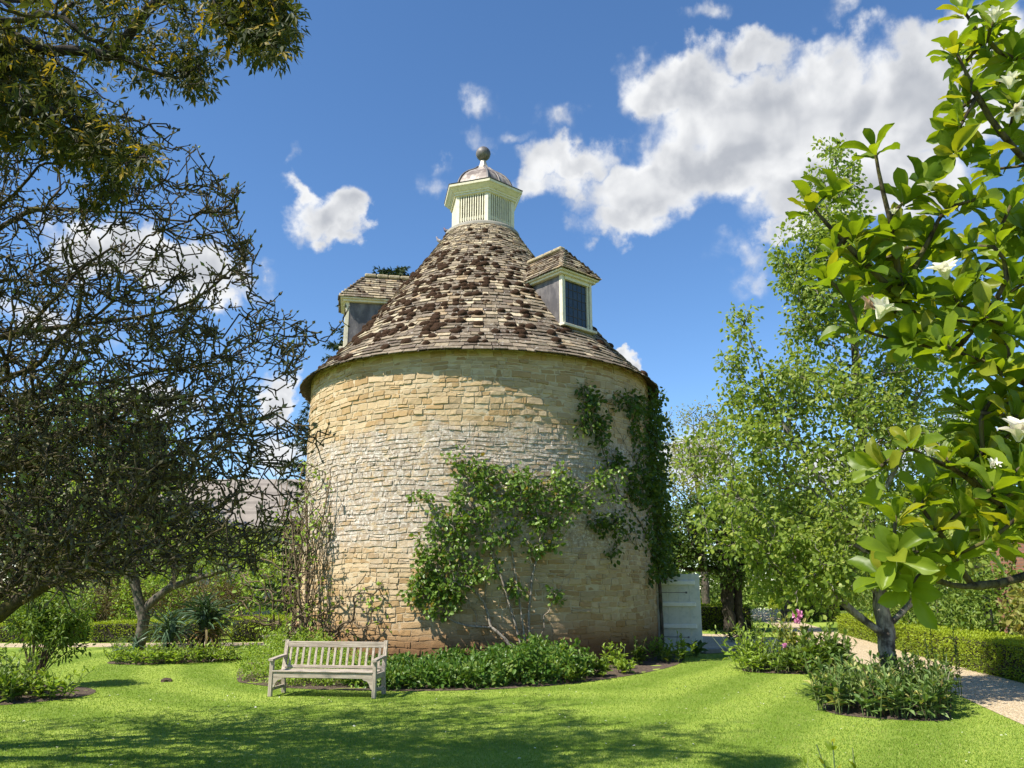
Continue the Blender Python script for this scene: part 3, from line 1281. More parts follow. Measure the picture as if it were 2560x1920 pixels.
def dormer(a, seed):
    rng = np.random.default_rng(seed)
    er, et = radial(a)
    ez = np.array([0, 0, 1.])
    base = np.array([AX, AY, 0]) + er * 3.98 + ez * 8.30
    d = subempty('dormer_window', base, dove)
    W, H = 1.12, 1.36          # outer frame size

    def pt(t, r, z):
        return base + et * t + er * r + ez * z
    fr = G()
    Mx = np.stack([et, er, ez], 1)
    for s in (-1, 1):
        box(fr, pt(s * (W / 2 - .04), 0, H / 2), (.08, .12, H), Mx, .008)
    box(fr, pt(0, 0.002, H - .05), (W - .2, .11, .10), Mx, .006)
    box(fr, pt(0, .05, -.03), (W + .12, .24, .07), Mx, .01)
    for s in (-1, 1):              # inner casement frame
        box(fr, pt(s * (W / 2 - .125), -.01, H / 2 - .01), (.045, .07, H - .15), Mx, .004)
    child(fr, 'window_frame', M_cream, d)
    gl = G()
    box(gl, pt(0, -.03, H / 2 - .01), (W - .30, .012, H - .14), Mx, .002)
    child(gl, 'window_pane', M_glass, d)
    gb = G()
    for i in range(1, 5):
        box(gb, pt(-.41 + .82 * i / 5, -.021, H / 2 - .01), (.016, .016, H - .14), Mx, .003)
    for i in range(1, 5):
        box(gb, pt(0, -.0205, .06 + (H - .14) * i / 5), (W - .30, .014, .016), Mx, .003)
    child(gb, 'glazing_bars', M_iron, d)
    for s in (-1, 1):
        ck = G()
        box(ck, pt(s * (W / 2 - .035), -.66, H / 2 + .0), (.05, 1.2, H - .02), Mx, .004)
        child(ck, 'lead_cheek', M_lead, d)
    # boxed eaves
    ev = G()
    ov = .17
    box(ev, pt(0, -.62, H + .03), (W + .2, 1.5, .07), Mx, .01)
    box(ev, pt(0, -.60, H + .085), (W + .32, 1.6, .05), Mx, .01)
    child(ev, 'eaves_board', M_cream, d)
    # hipped slate roof
    ze, zr = H + .12, H + 1.02
    hw, rf, ra_ = W / 2 + ov, ov + .06, -.46
    rg = G()
    ms = G()
    A, B = pt(-hw, rf, ze), pt(hw, rf, ze)
    P, Q = pt(0, ra_, zr), pt(0, -2.15, zr)
    C, D = pt(hw, -2.15, ze), pt(-hw, -2.15, ze)
    rg.add(np.array([A, B, C, D, P, Q]) - ez * .02, [np.array([(0, 1, 4)]), np.array([(1, 2, 5, 4), (3, 0, 4, 5), (3, 2, 1, 0)])], (.12, .10, .08))
    sl = math.hypot(hw, zr - ze)
    for s in (-1, 1):
        up = unit(et * (-s * hw) + ez * (zr - ze))
        n = unit(et * (s * (zr - ze)) + ez * hw)
        o = pt(s * hw, 0, ze)
        dr = (rf - ra_)
        slate_plane(rg, rng, o, er, up, n, sl, lambda t: (-2.1, rf - dr * t / sl + .015), .125, ms)
    fl = math.hypot(rf - ra_, zr - ze)
    up = unit(er * (ra_ - rf) + ez * (zr - ze))
    n = unit(er * (zr - ze) + ez * (rf - ra_))
    slate_plane(rg, rng, pt(0, rf, ze), et, up, n, fl, lambda t: (-hw * (1 - t / fl) - .012, hw * (1 - t / fl) + .012), .125, ms)
    # ridge stones
    for i in range(5):
        box(rg, pt(0, ra_ - .16 - i * .35, zr + .035), (.20, .345, .11), Mx, .03, (.40, .35, .24))
    child(rg, 'dormer_roof', M_slate, d)
    child(ms, 'dormer_moss', M_moss, d, True)['kind'] = 'stuff'


dormer(math.radians(41), 5)
dormer(math.radians(-79), 6)


# ---- cupola
def hexring(R, z, rot=math.radians(11), n=6):
    a = rot + np.arange(n) * 2 * np.pi / n
    return np.stack([AX + R * np.sin(a), AY - R * np.cos(a), np.full(n, z)], 1)


cup = subempty('cupola', (AX, AY, 12.2), dove)
HR = 1.045
zb, zt = 12.24, 13.30
g = G()
loft(g, [hexring(1.13, 12.14, n=48), hexring(1.16, 12.27, n=48), hexring(1.09, 12.33, n=48), hexring(.9, 12.33, n=48)], True, (False, True), (.30, .27, .23))
child(g, 'lead_flashing', M_kerb, cup, True)
for k in range(6):
    c = hexring(HR - .055, 0)[k]
    n = unit(np.array([c[0] - AX, c[1] - AY, 0]))
    t = np.array([-n[1], n[0], 0])
    g = G()
    # five-sided corner post following both faces
    e1 = unit(hexring(1, 0)[(k + 1) % 6] - hexring(1, 0)[k])
    e0 = unit(hexring(1, 0)[(k - 1) % 6] - hexring(1, 0)[k])
    p = hexring(HR, 0)[k]
    prof = [p, p + e1 * .115, p + e1 * .115 - n * .08, p - n * .13, p + e0 * .115 - n * .08, p + e0 * .115]
    prof = np.array(prof)[::-1]
    loft(g, [prof + (0, 0, zb), prof + (0, 0, zt)], True, (True, True))
    child(g, 'corner_post', M_cream, cup)
rngc = np.random.default_rng(2)
for k in range(6):
    a, b = hexring(HR - .03, 0)[k], hexring(HR - .03, 0)[(k + 1) % 6]
    e = unit(b - a)
    nn = unit(np.array([(a + b)[0] / 2 - AX, (a + b)[1] / 2 - AY, 0]))
    M3 = np.stack([e, nn, np.array([0, 0, 1.])], 1)
    L = np.linalg.norm(b - a)
    g = G()
    nb = 10
    for i in range(nb):
        q = a + e * (.125 + (L - .25) * (i + .5) / nb)
        low = 0 if i % 2 == 0 else .16
        box(g, q + np.array([0, 0, (zb + low + zt) / 2]), (.036, .05, zt - zb - low), M3, .004)
        box(g, q + np.array([0, 0, zb + .27]) - nn * .002, (.062, .034, .10), M3, .004)
    child(g, 'louvre_panel', M_cream, cup)
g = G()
loft(g, [hexring(.93, zb + .34), hexring(.93, zt)], True, (False, False))  # added dark sleeve, stands in for shade between the louvre bars
child(g, 'gap_shade_sleeve', M_bark_dark, cup)
g = G()
prof = [(1.0, 13.26), (1.075, 13.28), (1.09, 13.31), (1.09, 13.345), (1.125, 13.36), (1.135, 13.40), (1.17, 13.42), (1.25, 13.50), (1.305, 13.535), (1.315, 13.60), (1.29, 13.612)]
loft(g, [hexring(r, z) for r, z in prof], True, (True, True), (.6, .6, .5))
for k in range(6):
    a, b = hexring(1.088, 13.30)[k], hexring(1.088, 13.30)[(k + 1) % 6]
    e = unit(b - a)
    nn = unit(np.array([(a + b)[0] / 2 - AX, (a + b)[1] / 2 - AY, 0]))
    M3 = np.stack([e, nn, np.array([0, 0, 1.])], 1)
    for i in range(26):
        box(g, a + (b - a) * (i + .5) / 26, (.022, .022, .03), M3, .002)
child(g, 'cornice', M_cream, cup)
g = G()
loft(g, [hexring(1.325, 13.613), hexring(1.335, 13.632), hexring(.95, 13.68), hexring(.9, 13.68)], True, (True, True))
child(g, 'cornice_lead', M_lead, cup)
dp = [(.985, 13.66), (.975, 13.76), (.93, 13.90), (.85, 14.06), (.73, 14.21), (.58, 14.34), (.42, 14.44), (.29, 14.53), (.20, 14.62), (.14, 14.72), (.11, 14.82), (.09, 14.90)]
g = G()
loft(g, [hexring(r, z) for r, z in dp], True, (True, True))
child(g, 'dome', M_dome, cup)
for k in range(6):
    g = G()
    tube(g, np.array([hexring(r + .006, z)[k] for r, z in dp[:-3]]), [.036] * (len(dp) - 3), 7)
    child(g, 'dome_rib', M_lead, cup, True)
g = G()
tube(g, np.array([(hexring(r, z)[0] + hexring(r, z)[1]) / 2 + (0, 0, .01) for r, z in dp[:6]]), [.034] * 6, 7)
child(g, 'dome_rib', M_lead, cup, True)
g = G()
th = np.arange(28) * 2 * np.pi / 28
rings = []
for la in np.linspace(-math.pi / 2 + .02, math.pi / 2 - .02, 19):
    rr, zz = .235 * math.cos(la), 15.155 + .235 * math.sin(la)
    if abs(la) < .06:
        rr += .003
    rings.append(np.stack([AX + rr * np.sin(th), AY - rr * np.cos(th), np.full(28, zz)], 1))
loft(g, rings)
loft(g, [hexring(.075, 14.88, n=12), hexring(.06, 14.96, n=12)], True, (True, True))
child(g, 'ball_finial', M_lead, cup, True)

# ---- door frame and the open plank door
hinge = at(1421, 1330, 22.78)[:2]
dtip = at(1515, 1330, 22.34)[:2]
fr = G()
a90 = math.atan2(hinge[0] - AX, -(hinge[1] - AY))
er, et = radial(a90)
M3 = np.stack([et, er, np.array([0, 0, 1.])], 1)
h3 = np.array([hinge[0], hinge[1], 0])
box(fr, h3 + er * -.06 + et * .04 + (0, 0, 1.08), (.10, .16, 2.2), M3, .01)
box(fr, h3 + er * -.06 + et * 1.2 + (0, 0, 1.08), (.10, .16, 2.2), M3, .01)
box(fr, h3 + er * -.06 + et * .62 + (0, 0, 2.23), (1.4, .18, .14), M3, .01)
child(fr, 'door_frame', M_wood_z)
dn = unit(np.array([dtip[0] - hinge[0], dtip[1] - hinge[1], 0]))
dw = np.linalg.norm(dtip - hinge)
fn_ = np.array([dn[1], -dn[0], 0])         # towards the camera
MD = np.stack([dn, -fn_, np.array([0, 0, 1.])], 1)
g = G()
npk = 4
for i in range(npk):
    w0 = dw / npk
    box(g, h3 + dn * (w0 * (i + .5)) + (0, 0, .06 + 1.0), (w0 - .006, .035, 2.02), MD, .004)
door = child(g, 'door', M_door_shaded)
for z in (.12, .70, 1.27, 1.84):
    g = G()
    box(g, h3 + dn * (dw * .49) + fn_ * .046 + (0, 0, z), (dw * .82, .056, .11), MD, .012)
    child(g, 'batten', M_door, door)
for z in (.42, 1.58):
    g = G()
    box(g, h3 + dn * (dw * .34) + fn_ * .022 + (0, 0, z), (dw * .68, .008, .016), MD, .002)
    box(g, h3 + dn * (dw * .69) + fn_ * .022 + (0, 0, z), (.05, .008, .05), MD, .002)
    child(g, 'strap_hinge', M_lead, door)

# ================================================================== GROUND
def sheet(name, pts, z, mat, label=None, cat=None, rings=None, dome=0.0, rng=None):
    pts = np.asarray(pts, float)[:, :2]
    c = pts.mean(0)
    g = G()
    rr = []
    if rings is None:
        rings = [1.0]
    for q in rings:
        P = c + (pts - c) * q
        zz = z + dome * (1 - q ** 2) + (rng.normal(0, .012, len(P)) if (rng is not None and q < 1) else 0)
        rr.append(np.column_stack([P, np.full(len(P), 0.0) + zz]))
    if len(rings) > 1:
        loft(g, rr, True, (False, True))
    else:
        g.add(rr[0], np.array([np.arange(len(pts))]))
    o = g.build(name, mat, None, len(rings) > 1)
    return tag(o, label, cat, None, 'structure')


def smooth_poly(pts, n=8):
    pts = np.asarray(pts, float)
    out = []
    m = len(pts)
    for i in range(m):
        p0, p1, p2, p3 = pts[i - 1], pts[i], pts[(i + 1) % m], pts[(i + 2) % m]
        for t in np.arange(n) / n:
            out.append(.5 * ((2 * p1) + (-p0 + p2) * t + (2 * p0 - 5 * p1 + 4 * p2 - p3) * t * t + (-p0 + 3 * p1 - 3 * p2 + p3) * t ** 3))
    return np.array(out)


def ribbon(L, R, n=10):
    def sm(q):
        q = np.asarray(q, float)
        t = np.linspace(0, len(q) - 1, (len(q) - 1) * n + 1)
        q2 = np.stack([np.interp(t, np.arange(len(q)), q[:, k]) for k in range(2)], 1)
        for _ in range(n):
            q2[1:-1] = (q2[:-2] + 2 * q2[1:-1] + q2[2:]) / 4
        return q2
    return sm(L), sm(R)


g = G()
xs = np.concatenate([[-600, -200, -80], np.linspace(-40, 40, 41), [80, 200, 600]])
ys = np.concatenate([[-300, -80], np.linspace(-20, 60, 41), [110, 250, 900]])
X_, Y_ = np.meshgrid(xs, ys, indexing='ij')
nx, ny = X_.shape
i, j = np.meshgrid(np.arange(nx - 1), np.arange(ny - 1), indexing='ij')
a = (i * ny + j).ravel()
g.add(np.stack([X_, Y_, np.zeros_like(X_)], -1).reshape(-1, 3), np.stack([a, a + ny, a + ny + 1, a + 1], 1))
tag(g.build('lawn', M_lawn), kind='structure')

rng = np.random.default_rng(21)
PATH_L, PATH_R = ribbon([(5.2, 5.5), (6.1, 9), (6.66, 11.54), (7.58, 14.98), (8.24, 20.89), (9.8, 27), (11.6, 36), (15.4, 55), (20, 75)],
                        [(8.2, 5.5), (8.7, 9), (9.0, 12), (9.36, 15.52), (9.75, 17.6), (10.8, 22.65), (12.0, 28.5), (13.4, 36), (17.2, 54)])
path_poly = np.concatenate([PATH_L, PATH_R[::-1]])


def strip(name, A, B, z, mat):
    n = min(len(A), len(B))
    A = A[np.linspace(0, len(A) - 1, n).astype(int)]
    B = B[np.linspace(0, len(B) - 1, n).astype(int)]
    g = G()
    g.add(np.concatenate([np.column_stack([A, np.full(n, z)]), np.column_stack([B, np.full(n, z)])]),
          np.stack([np.arange(n - 1), np.arange(n - 1) + n, np.arange(1, n) + n, np.arange(1, n)], 1))
    return tag(g.build(name, mat), kind='structure')


strip('gravel_path', PATH_L, PATH_R, .006, M_gravel)
P2L, P2R = ribbon([(-34, 24.6), (-20, 24.5), (-12, 24.9), (-8, 25.4), (-4, 27.5)], [(-34, 26.6), (-20, 26.5), (-12, 26.6), (-7.6, 27.0), (-4, 29)])
strip('back_gravel_path', P2L, P2R, .006, M_gravel)
path2_poly = np.concatenate([P2L, P2R[::-1]])
# gravel in front of the doorway behind the door
YARD = smooth_poly([(4.9, 23.7), (8.3, 23.2), (9.6, 26), (8.6, 31), (6.4, 31.5), (4.2, 27.5)])
sheet('gravel_yard', YARD, .011, M_gravel)
# planting beds
BED = smooth_poly([(-5.25, 16.2), (-4.85, 15.55), (-3.6, 14.75), (-1.6, 14.45), (.36, 15.0), (2.0, 16.5), (3.6, 18.9), (4.35, 21.3), (4.4, 22.6), (3.4, 21.5), (1.5, 19.0), (-1, 18.2), (-3.4, 19.0), (-5.5, 20.8), (-6.3, 20.6), (-5.9, 18.3)])
sheet('tower_bed', BED, .007, M_soil, rings=[1, .97, .9, .75, .5], dome=.03, rng=rng)
BED_L = smooth_poly([(-9.9, 12.6), (-8.9, 12.25), (-7.4, 12.75), (-6.75, 13.9), (-7.3, 15.0), (-8.8, 15.6), (-10.2, 14.6)])
BED_L = BED_L.mean(0) + (BED_L - BED_L.mean(0)) * .9
sheet('left_bed', BED_L, .007, M_soil, rings=[1, .9, .7, .4], dome=.05, rng=rng)
BED_Y = smooth_poly([(-9.6, 19.6), (-8.6, 19.15), (-7.4, 19.7), (-6.5, 20.6), (-6.7, 21.6), (-8.2, 21.9), (-9.6, 21.0)])
BED_Y = BED_Y.mean(0) + (BED_Y - BED_Y.mean(0)) * .9
sheet('yucca_bed', BED_Y, .007, M_soil, rings=[1, .9, .7, .4], dome=.05, rng=rng)
BED_P = smooth_poly([(4.75, 17.9), (5.2, 17.3), (6.2, 17.1), (7.1, 17.7), (7.3, 18.6), (6.6, 19.4), (5.4, 19.2)])
BED_P = BED_P.mean(0) + (BED_P - BED_P.mean(0)) * .9
sheet('peony_bed', BED_P, .007, M_soil, rings=[1, .9, .7, .4], dome=.05, rng=rng)
BED_T = smooth_poly([(4.35, 12.0), (4.7, 11.45), (5.6, 11.15), (6.1, 11.7), (6.55, 13.0), (6.5, 14.0), (5.6, 14.2), (4.7, 13.2)])
BED_T = BED_T.mean(0) + (BED_T - BED_T.mean(0)) * .9
sheet('pear_bed', BED_T, .007, M_soil, rings=[1, .9, .7, .4], dome=.05, rng=rng)

# the stone step beside the door
g = G()
kl, kr = gnd(1521, 1413), gnd(1640, 1406)
beam(g, kl + (0, .12, .065), kr + (0, .12, .065), .24, .13, .015)
tag(g.build('stone_step', M_kerb), 'low stone edging step running right from the foot of the white door', 'step')

# ---- grass blades
rng = np.random.default_rng(77)
n = 430000
Yb = 7.6 + (rng.random(n) ** 1.6) * 15.5
Xb = (rng.random(n) * 2 - 1) * (.70 * Yb + .4)
P = np.stack([Xb, Yb], 1)
keep = np.ones(n, bool)
for pl in (path_poly, BED, BED_L, BED_Y, BED_P, BED_T):
    keep &= ~in_poly(P, pl)
keep &= np.hypot(Xb - AX, Yb - AY) > R_WALL + .02
P = P[keep]
n = len(P)
hgt = rng.uniform(.010, .024, n) * np.where(rng.random(n) < .02, 1.5, 1)
ang = rng.random(n) * 2 * np.pi
wd = rng.uniform(.0022, .0042, n) * (1 + P[:, 1] / 22)
lean = rng.normal(0, .45, (n, 2)) * hgt[:, None]
b = np.column_stack([P, np.zeros(n)])
sd = np.column_stack([np.cos(ang), np.sin(ang), np.zeros(n)]) * wd[:, None]
V = np.stack([b - sd, b + sd, b + np.column_stack([lean, hgt])], 1).reshape(-1, 3)
c = np.column_stack([rng.random(n), (rng.random(n) < .05).astype(float), np.zeros(n)])
g = G()
g.add(V, np.arange(3 * n).reshape(-1, 3), np.repeat(c, 3, 0))
tag(g.build('grass', M_grass), 'short mown green grass blades over the whole lawn', 'grass', kind='stuff')

# ================================================================== BENCHES
def make_bench(loc, rz):
    r = empty('garden_bench', loc, rz)
    for s in (-1, 1):
        x = s * .865
        g = G()
        box(g, (x, .03, .275), (.062, .062, .55), None, .006)
        g.build('front_leg', M_wood_z, r)
        g = G()
        extrude(g, [(.545, 0), (.475, .36), (.50, .42), (.585, .845), (.645, .845), (.565, .42), (.54, .36), (.61, 0)][::-1], (x, 0, 0), (0, 1, 0), (0, 0, 1), (1, 0, 0), -.03, .03)
        g.build('rear_leg', M_wood_z, r)
        g = G()
        extrude(g, [(-.04, .552), (.18, .568), (.50, .585), (.54, .588), (.54, .618), (.18, .600), (-.04, .582)][::-1], (x, 0, 0), (0, 1, 0), (0, 0, 1), (1, 0, 0), -.04, .04)
        g.build('armrest', M_wood_y, r)
        g = G()
        box(g, (x, .29, .115), (.04, .46, .05), None, .005)
        box(g, (x, .275, .325), (.04, .43, .085), None, .005)
        g.build('side_stretcher', M_wood_y, r)
        # curved bracket under the front rail
        g = G()
        q = [(0, 0), (.17, 0), (.15, -.02), (.09, -.035), (.055, -.075), (.035, -.13), (.02, -.15), (0, -.16)]
        extrude(g, [(-s * a, b) for a, b in q][::(-s)], (s * .835, .03, .292), (1, 0, 0), (0, 0, 1), (0, 1, 0), -.018, .018)
        g.build('bracket', M_wood_x, r)
    g = G()
    box(g, (0, .03, .335), (1.67, .036, .088), None, .006)
    g.build('front_rail', M_wood_x, r)
    g = G()
    for i, (y, z) in enumerate(((.035, .392), (.135, .382), (.235, .376), (.335, .376), (.43, .384))):
        box(g, (0, y, z), (1.69, .085, .022), None, .005)
    g.build('seat', M_wood_x, r)
    g = G()
    beam(g, (-.845, .595, .775), (.845, .595, .775), .04, .095, .008)
    beam(g, (-.845, .515, .425), (.845, .515, .425), .035, .05, .006)
    g.build('back_rail', M_wood_x, r)
    g = G()
    for i in range(15):
        x = -.775 + 1.55 * i / 14
        beam(g, (x, .522, .445), (x, .588, .732), .042, .016, .004, up=(0, -1, .2))
    g.build('back_slats', M_wood_z, r)
    return r


tag(make_bench(((-3.91 - 2.2) / 2, (13.76 + 13.53) / 2 - .03, 0), math.atan2(-.23, 1.71)),
    'weathered grey slatted wooden bench standing on the lawn before the tower', 'bench')
tag(make_bench((-6.02, 21.2, 0), math.radians(-90)), 'grey wooden bench half hidden by bare stems beside the tower wall, seen end on', 'bench')

# ================================================================== PLANTS
def rcol(rng, n, p3=.08):
    return np.column_stack([rng.random(n), (rng.random(n) < p3) * rng.uniform(.5, 1, n), np.zeros(n)])


def foliage(g, rng, P, per, spread, L, W, tpl='oval', out=None, droop=-.2, p3=.08, up=.5):
    """leaves scattered round the points P; out = outward directions"""
    n = len(P) * per
    C = np.repeat(P, per, 0)
    o = rdir(rng, n)
    pos = C + o * spread * rng.random((n, 1)) ** .6
    D = o + rng.normal(0, .5, (n, 3)) + (0, 0, droop)
    if out is not None:
        D = D + np.repeat(out, per, 0) * .6
    N = rng.normal(0, .75, (n, 3)) + (0, 0, up) + np.array(SUN_DIR) * .35
    l = L * rng.uniform(.6, 1.25, n)
    # neighbouring leaves share a tone: clumps lighter or darker by growth
    tone = np.repeat(rng.random(len(P)), per) * .5 + rng.random(n) * .5
    c = np.column_stack([tone, (rng.random(n) < p3) * rng.uniform(.4, 1, n), np.zeros(n)])
    leaves(g, pos, D, N, l, l * W / L * rng.uniform(.85, 1.15, n), tpl, c, .3, rng)


def make_tree(name, label, seed, limbs, spec, r_root, r_tip, leaf, bark, per=14, spread=.22, L=.08, W=.045, bf=.35, tpl='oval', p3=.08,
              droop=-.2, wig=.06, attract=None, thick=.02, group=None, extra=None, tipexp=.5, cat='tree', skipleaf=0.0, up=.5):
    rng = np.random.default_rng(seed)
    limbs = [np.asarray(l, float) for l in limbs]
    A = blobs(rng, spec) if attract is None else attract(rng)
    X, par, n0 = skeleton(limbs, A, bf)
    r, cnt, ch = radii(X, par, r_root, r_tip, tipexp)
    root = tag(empty(name, limbs[0][0]), label, cat, group)
    g = G()
    wood(g, X, par, r, rng, thick, wig)
    child(g, 'trunk', bark, root, True)
    T = X[n0:]
    c = cnt[n0:]
    T = T[c <= 6]
    if skipleaf:
        T = T[rng.random(len(T)) > skipleaf]
    g = G()
    foliage(g, rng, T, per, spread, L, W, tpl, None, droop, p3, up)
    child(g, 'crown', leaf, root)
    if extra:
        extra(root, X, par, r, rng)
    return root


# ---- the pear tree in the right hand bed
def pear_pts(rng):
    S = [(5.9, 13.4, 8.6, .5, .5, 1.3, 130), (5.4, 13.4, 7.4, .72, .8, .95, 120), (5.75, 13.5, 7.0, 1.0, 1.0, 1.3, 240), (6.1, 13.6, 5.6, 1.35, 1.3, 1.3, 300), (5.2, 13.5, 4.4, 1.5, 1.4, 1.2, 280),
         (4.05, 13.4, 5.3, .42, .5, 1.25, 70), (4.55, 13.3, 4.7, .5, .5, 1.0, 70), (3.65, 13.2, 3.7, .9, .9, .9, 120), (4.0, 13.0, 2.75, 1.05, 1.1, .75, 150), (5.2, 13.0, 2.6, 1.3, 1.2, .85, 230),
         (6.8, 13.6, 4.2, 1.4, 1.3, 1.3, 220), (7.4, 13.8, 3.0, 1.2, 1.2, .9, 150), (6.3, 13.1, 2.2, 1.3, 1.0, .55, 120), (4.6, 12.8, 1.95, 1.1, .9, .4, 110), (4.5, 12.7, 1.75, .9, .8, .4, 80), (5.4, 12.8, 3.6, 1.2, 1.0, 1.2, 120), (8.2, 13.8, 3.8, .9, .9, 1.2, 110), (7.4, 13.6, 5.6, .8, .8, 1.0, 90), (6.9, 13.5, 6.9, .4, .5, .8, 40)]
    A = blobs(rng, S)
    gap = np.sin(A[:, 0] * 3.1 + A[:, 2] * 1.3) * np.sin(A[:, 2] * 2.7 - A[:, 0] * .8) * np.sin(A[:, 1] * 2.3 + 1)
    return A[gap > -.26]


pear = make_tree('pear_tree', 'tall pear tree with pale blotched trunk growing from the bed beside the gravel path', 31,
          [[(5.95, 13.3, 0), (5.93, 13.3, .5), (5.95, 13.32, 1.05), (5.9, 13.35, 2.2), (5.95, 13.4, 4), (6.0, 13.4, 6.5), (6.02, 13.4, 9.3)],
           [(5.94, 13.31, .95), (5.4, 13.2, 1.35), (4.7, 13.0, 1.95), (4.0, 13.0, 2.7), (3.4, 13.1, 3.5)],
           [(5.95, 13.32, 1.1), (6.4, 13.4, 1.4), (7.0, 13.5, 2.0), (7.5, 13.7, 3.0)],
           [(5.9, 13.35, 2.3), (5.2, 13.4, 3.4), (4.5, 13.35, 4.6), (4.1, 13.4, 6.2)],
           [(5.92, 13.36, 2.8), (6.7, 13.5, 4.0), (7.2, 13.6, 5.4)]],
          None, .135, .0045, M_leaf_pear, M_bark_pear, per=17, spread=.20, L=.092, W=.060, bf=.25, attract=pear_pts, thick=.014, droop=-.45, p3=.1)

# ---- trees beyond, right
make_tree('shade_tree', 'dark leafed tree with two thick trunks standing by the far gravel path', 32,
          [[(8.75, 33.4, 0), (8.7, 33.4, 1.6), (8.5, 33.4, 3.4), (8.2, 33.6, 5)], [(9.15, 33.5, 0), (9.15, 33.5, 1.6), (9.6, 33.6, 3.4), (10, 33.6, 4.8)]],
          [(7.8, 33.2, 3.9, 2.1, 1.8, 1.4, 150), (9.6, 33.4, 4.2, 2.2, 1.9, 1.5, 160), (6.6, 33.4, 3.0, 1.3, 1.3, 1.0, 70), (8.8, 33.0, 2.5, 1.0, .9, .7, 50), (11.6, 33.6, 4.0, 1.7, 1.5, 1.2, 90)],
          .30, .008, M_leaf_dark, M_bark_dark, per=26, spread=.42, L=.15, W=.09, thick=.03)
make_tree('airy_tree', 'tall airy yellow green tree behind the ivied side of the tower', 33,
          [[(9.6, 41, 0), (9.6, 41, 3), (9.5, 41, 6), (9.4, 41, 9)]],
          [(9.6, 41, 9.3, 2.0, 1.8, 1.9, 160), (8.6, 41, 7.0, 1.7, 1.8, 1.4, 120), (10.6, 41, 7.2, 1.9, 1.8, 1.7, 130), (9.0, 41, 5.2, 1.8, 1.6, 1.1, 80), (11.2, 41, 5.0, 1.6, 1.5, 1.2, 80), (7.6, 41, 4.2, 1.3, 1.2, 1.2, 60)],
          .2, .012, M_leaf_yel, M_bark, per=12, spread=.42, L=.16, W=.08, thick=.03, p3=.22)
make_tree('round_tree', 'mid green round tree filling the gap behind the pear tree', 34,
          [[(14.5, 44, 0), (14.5, 44, 3), (14.6, 44, 6)]],
          [(14.5, 44, 6.0, 3.0, 2.6, 2.4, 240), (12.4, 43, 3.6, 2.0, 1.8, 1.5, 110), (17.4, 44, 4.4, 2.6, 2.2, 2.0, 150)],
          .3, .015, M_leaf_mid, M_bark, per=24, spread=.55, L=.2, W=.12, thick=.04)
make_tree('small_dark_tree', 'small leafed dark tree rising over the far hedge at the right', 35,
          [[(12.9, 22.5, 0), (12.8, 22.5, 2.5), (12.5, 22.4, 5), (12.3, 22.3, 6.6)]],
          [(12.4, 22.3, 5.8, 1.5, 1.3, 1.3, 130), (11.2, 22.4, 4.6, 1.4, 1.2, 1.1, 100), (13.4, 22.4, 4.6, 1.5, 1.2, 1.3, 110), (12.0, 22.2, 3.2, 1.6, 1.2, .9, 100)],
          .12, .006, M_leaf_mid, M_bark_dark, per=18, spread=.28, L=.10, W=.06, thick=.02)

# ---- trees and shrubs beyond, left
make_tree('orchard_tree', 'small leaning tree with forked grey trunk behind the spiky plants', 36,
          [[(-10.45, 23.6, 0), (-10.42, 23.6, .9), (-10.75, 23.6, 1.7), (-11.1, 23.6, 2.7), (-11.0, 23.7, 4)], [(-10.5, 23.6, 1.1), (-9.8, 23.7, 1.75), (-9.0, 23.8, 2.0), (-8.2, 23.8, 2.2)]],
          [(-11.3, 23.6, 3.8, 2.2, 1.8, 1.3, 160), (-9.3, 23.8, 3.0, 1.8, 1.4, .9, 120), (-12.6, 23.8, 3.0, 1.6, 1.4, .9, 80), (-7.8, 24.0, 2.6, 1.3, 1.1, .8, 60)],
          .17, .006, M_leaf_pear, M_bark, per=15, spread=.3, L=.11, W=.07, thick=.02)
make_tree('broad_tree', 'broad dark green tree far behind the bare mossy branches', 37,
          [[(-25, 46, 0), (-25, 46, 4), (-25, 46, 8)]],
          [(-25, 46, 10.5, 4.2, 3.4, 3.4, 260), (-29, 46, 8.2, 3.4, 3, 2.8, 160), (-21.2, 46, 8.6, 2.6, 2.6, 2.6, 130), (-25, 45, 5.4, 5.0, 2.5, 2.0, 160)],
          .5, .02, M_leaf_mid, M_bark_dark, per=26, spread=.75, L=.26, W=.16, thick=.05)


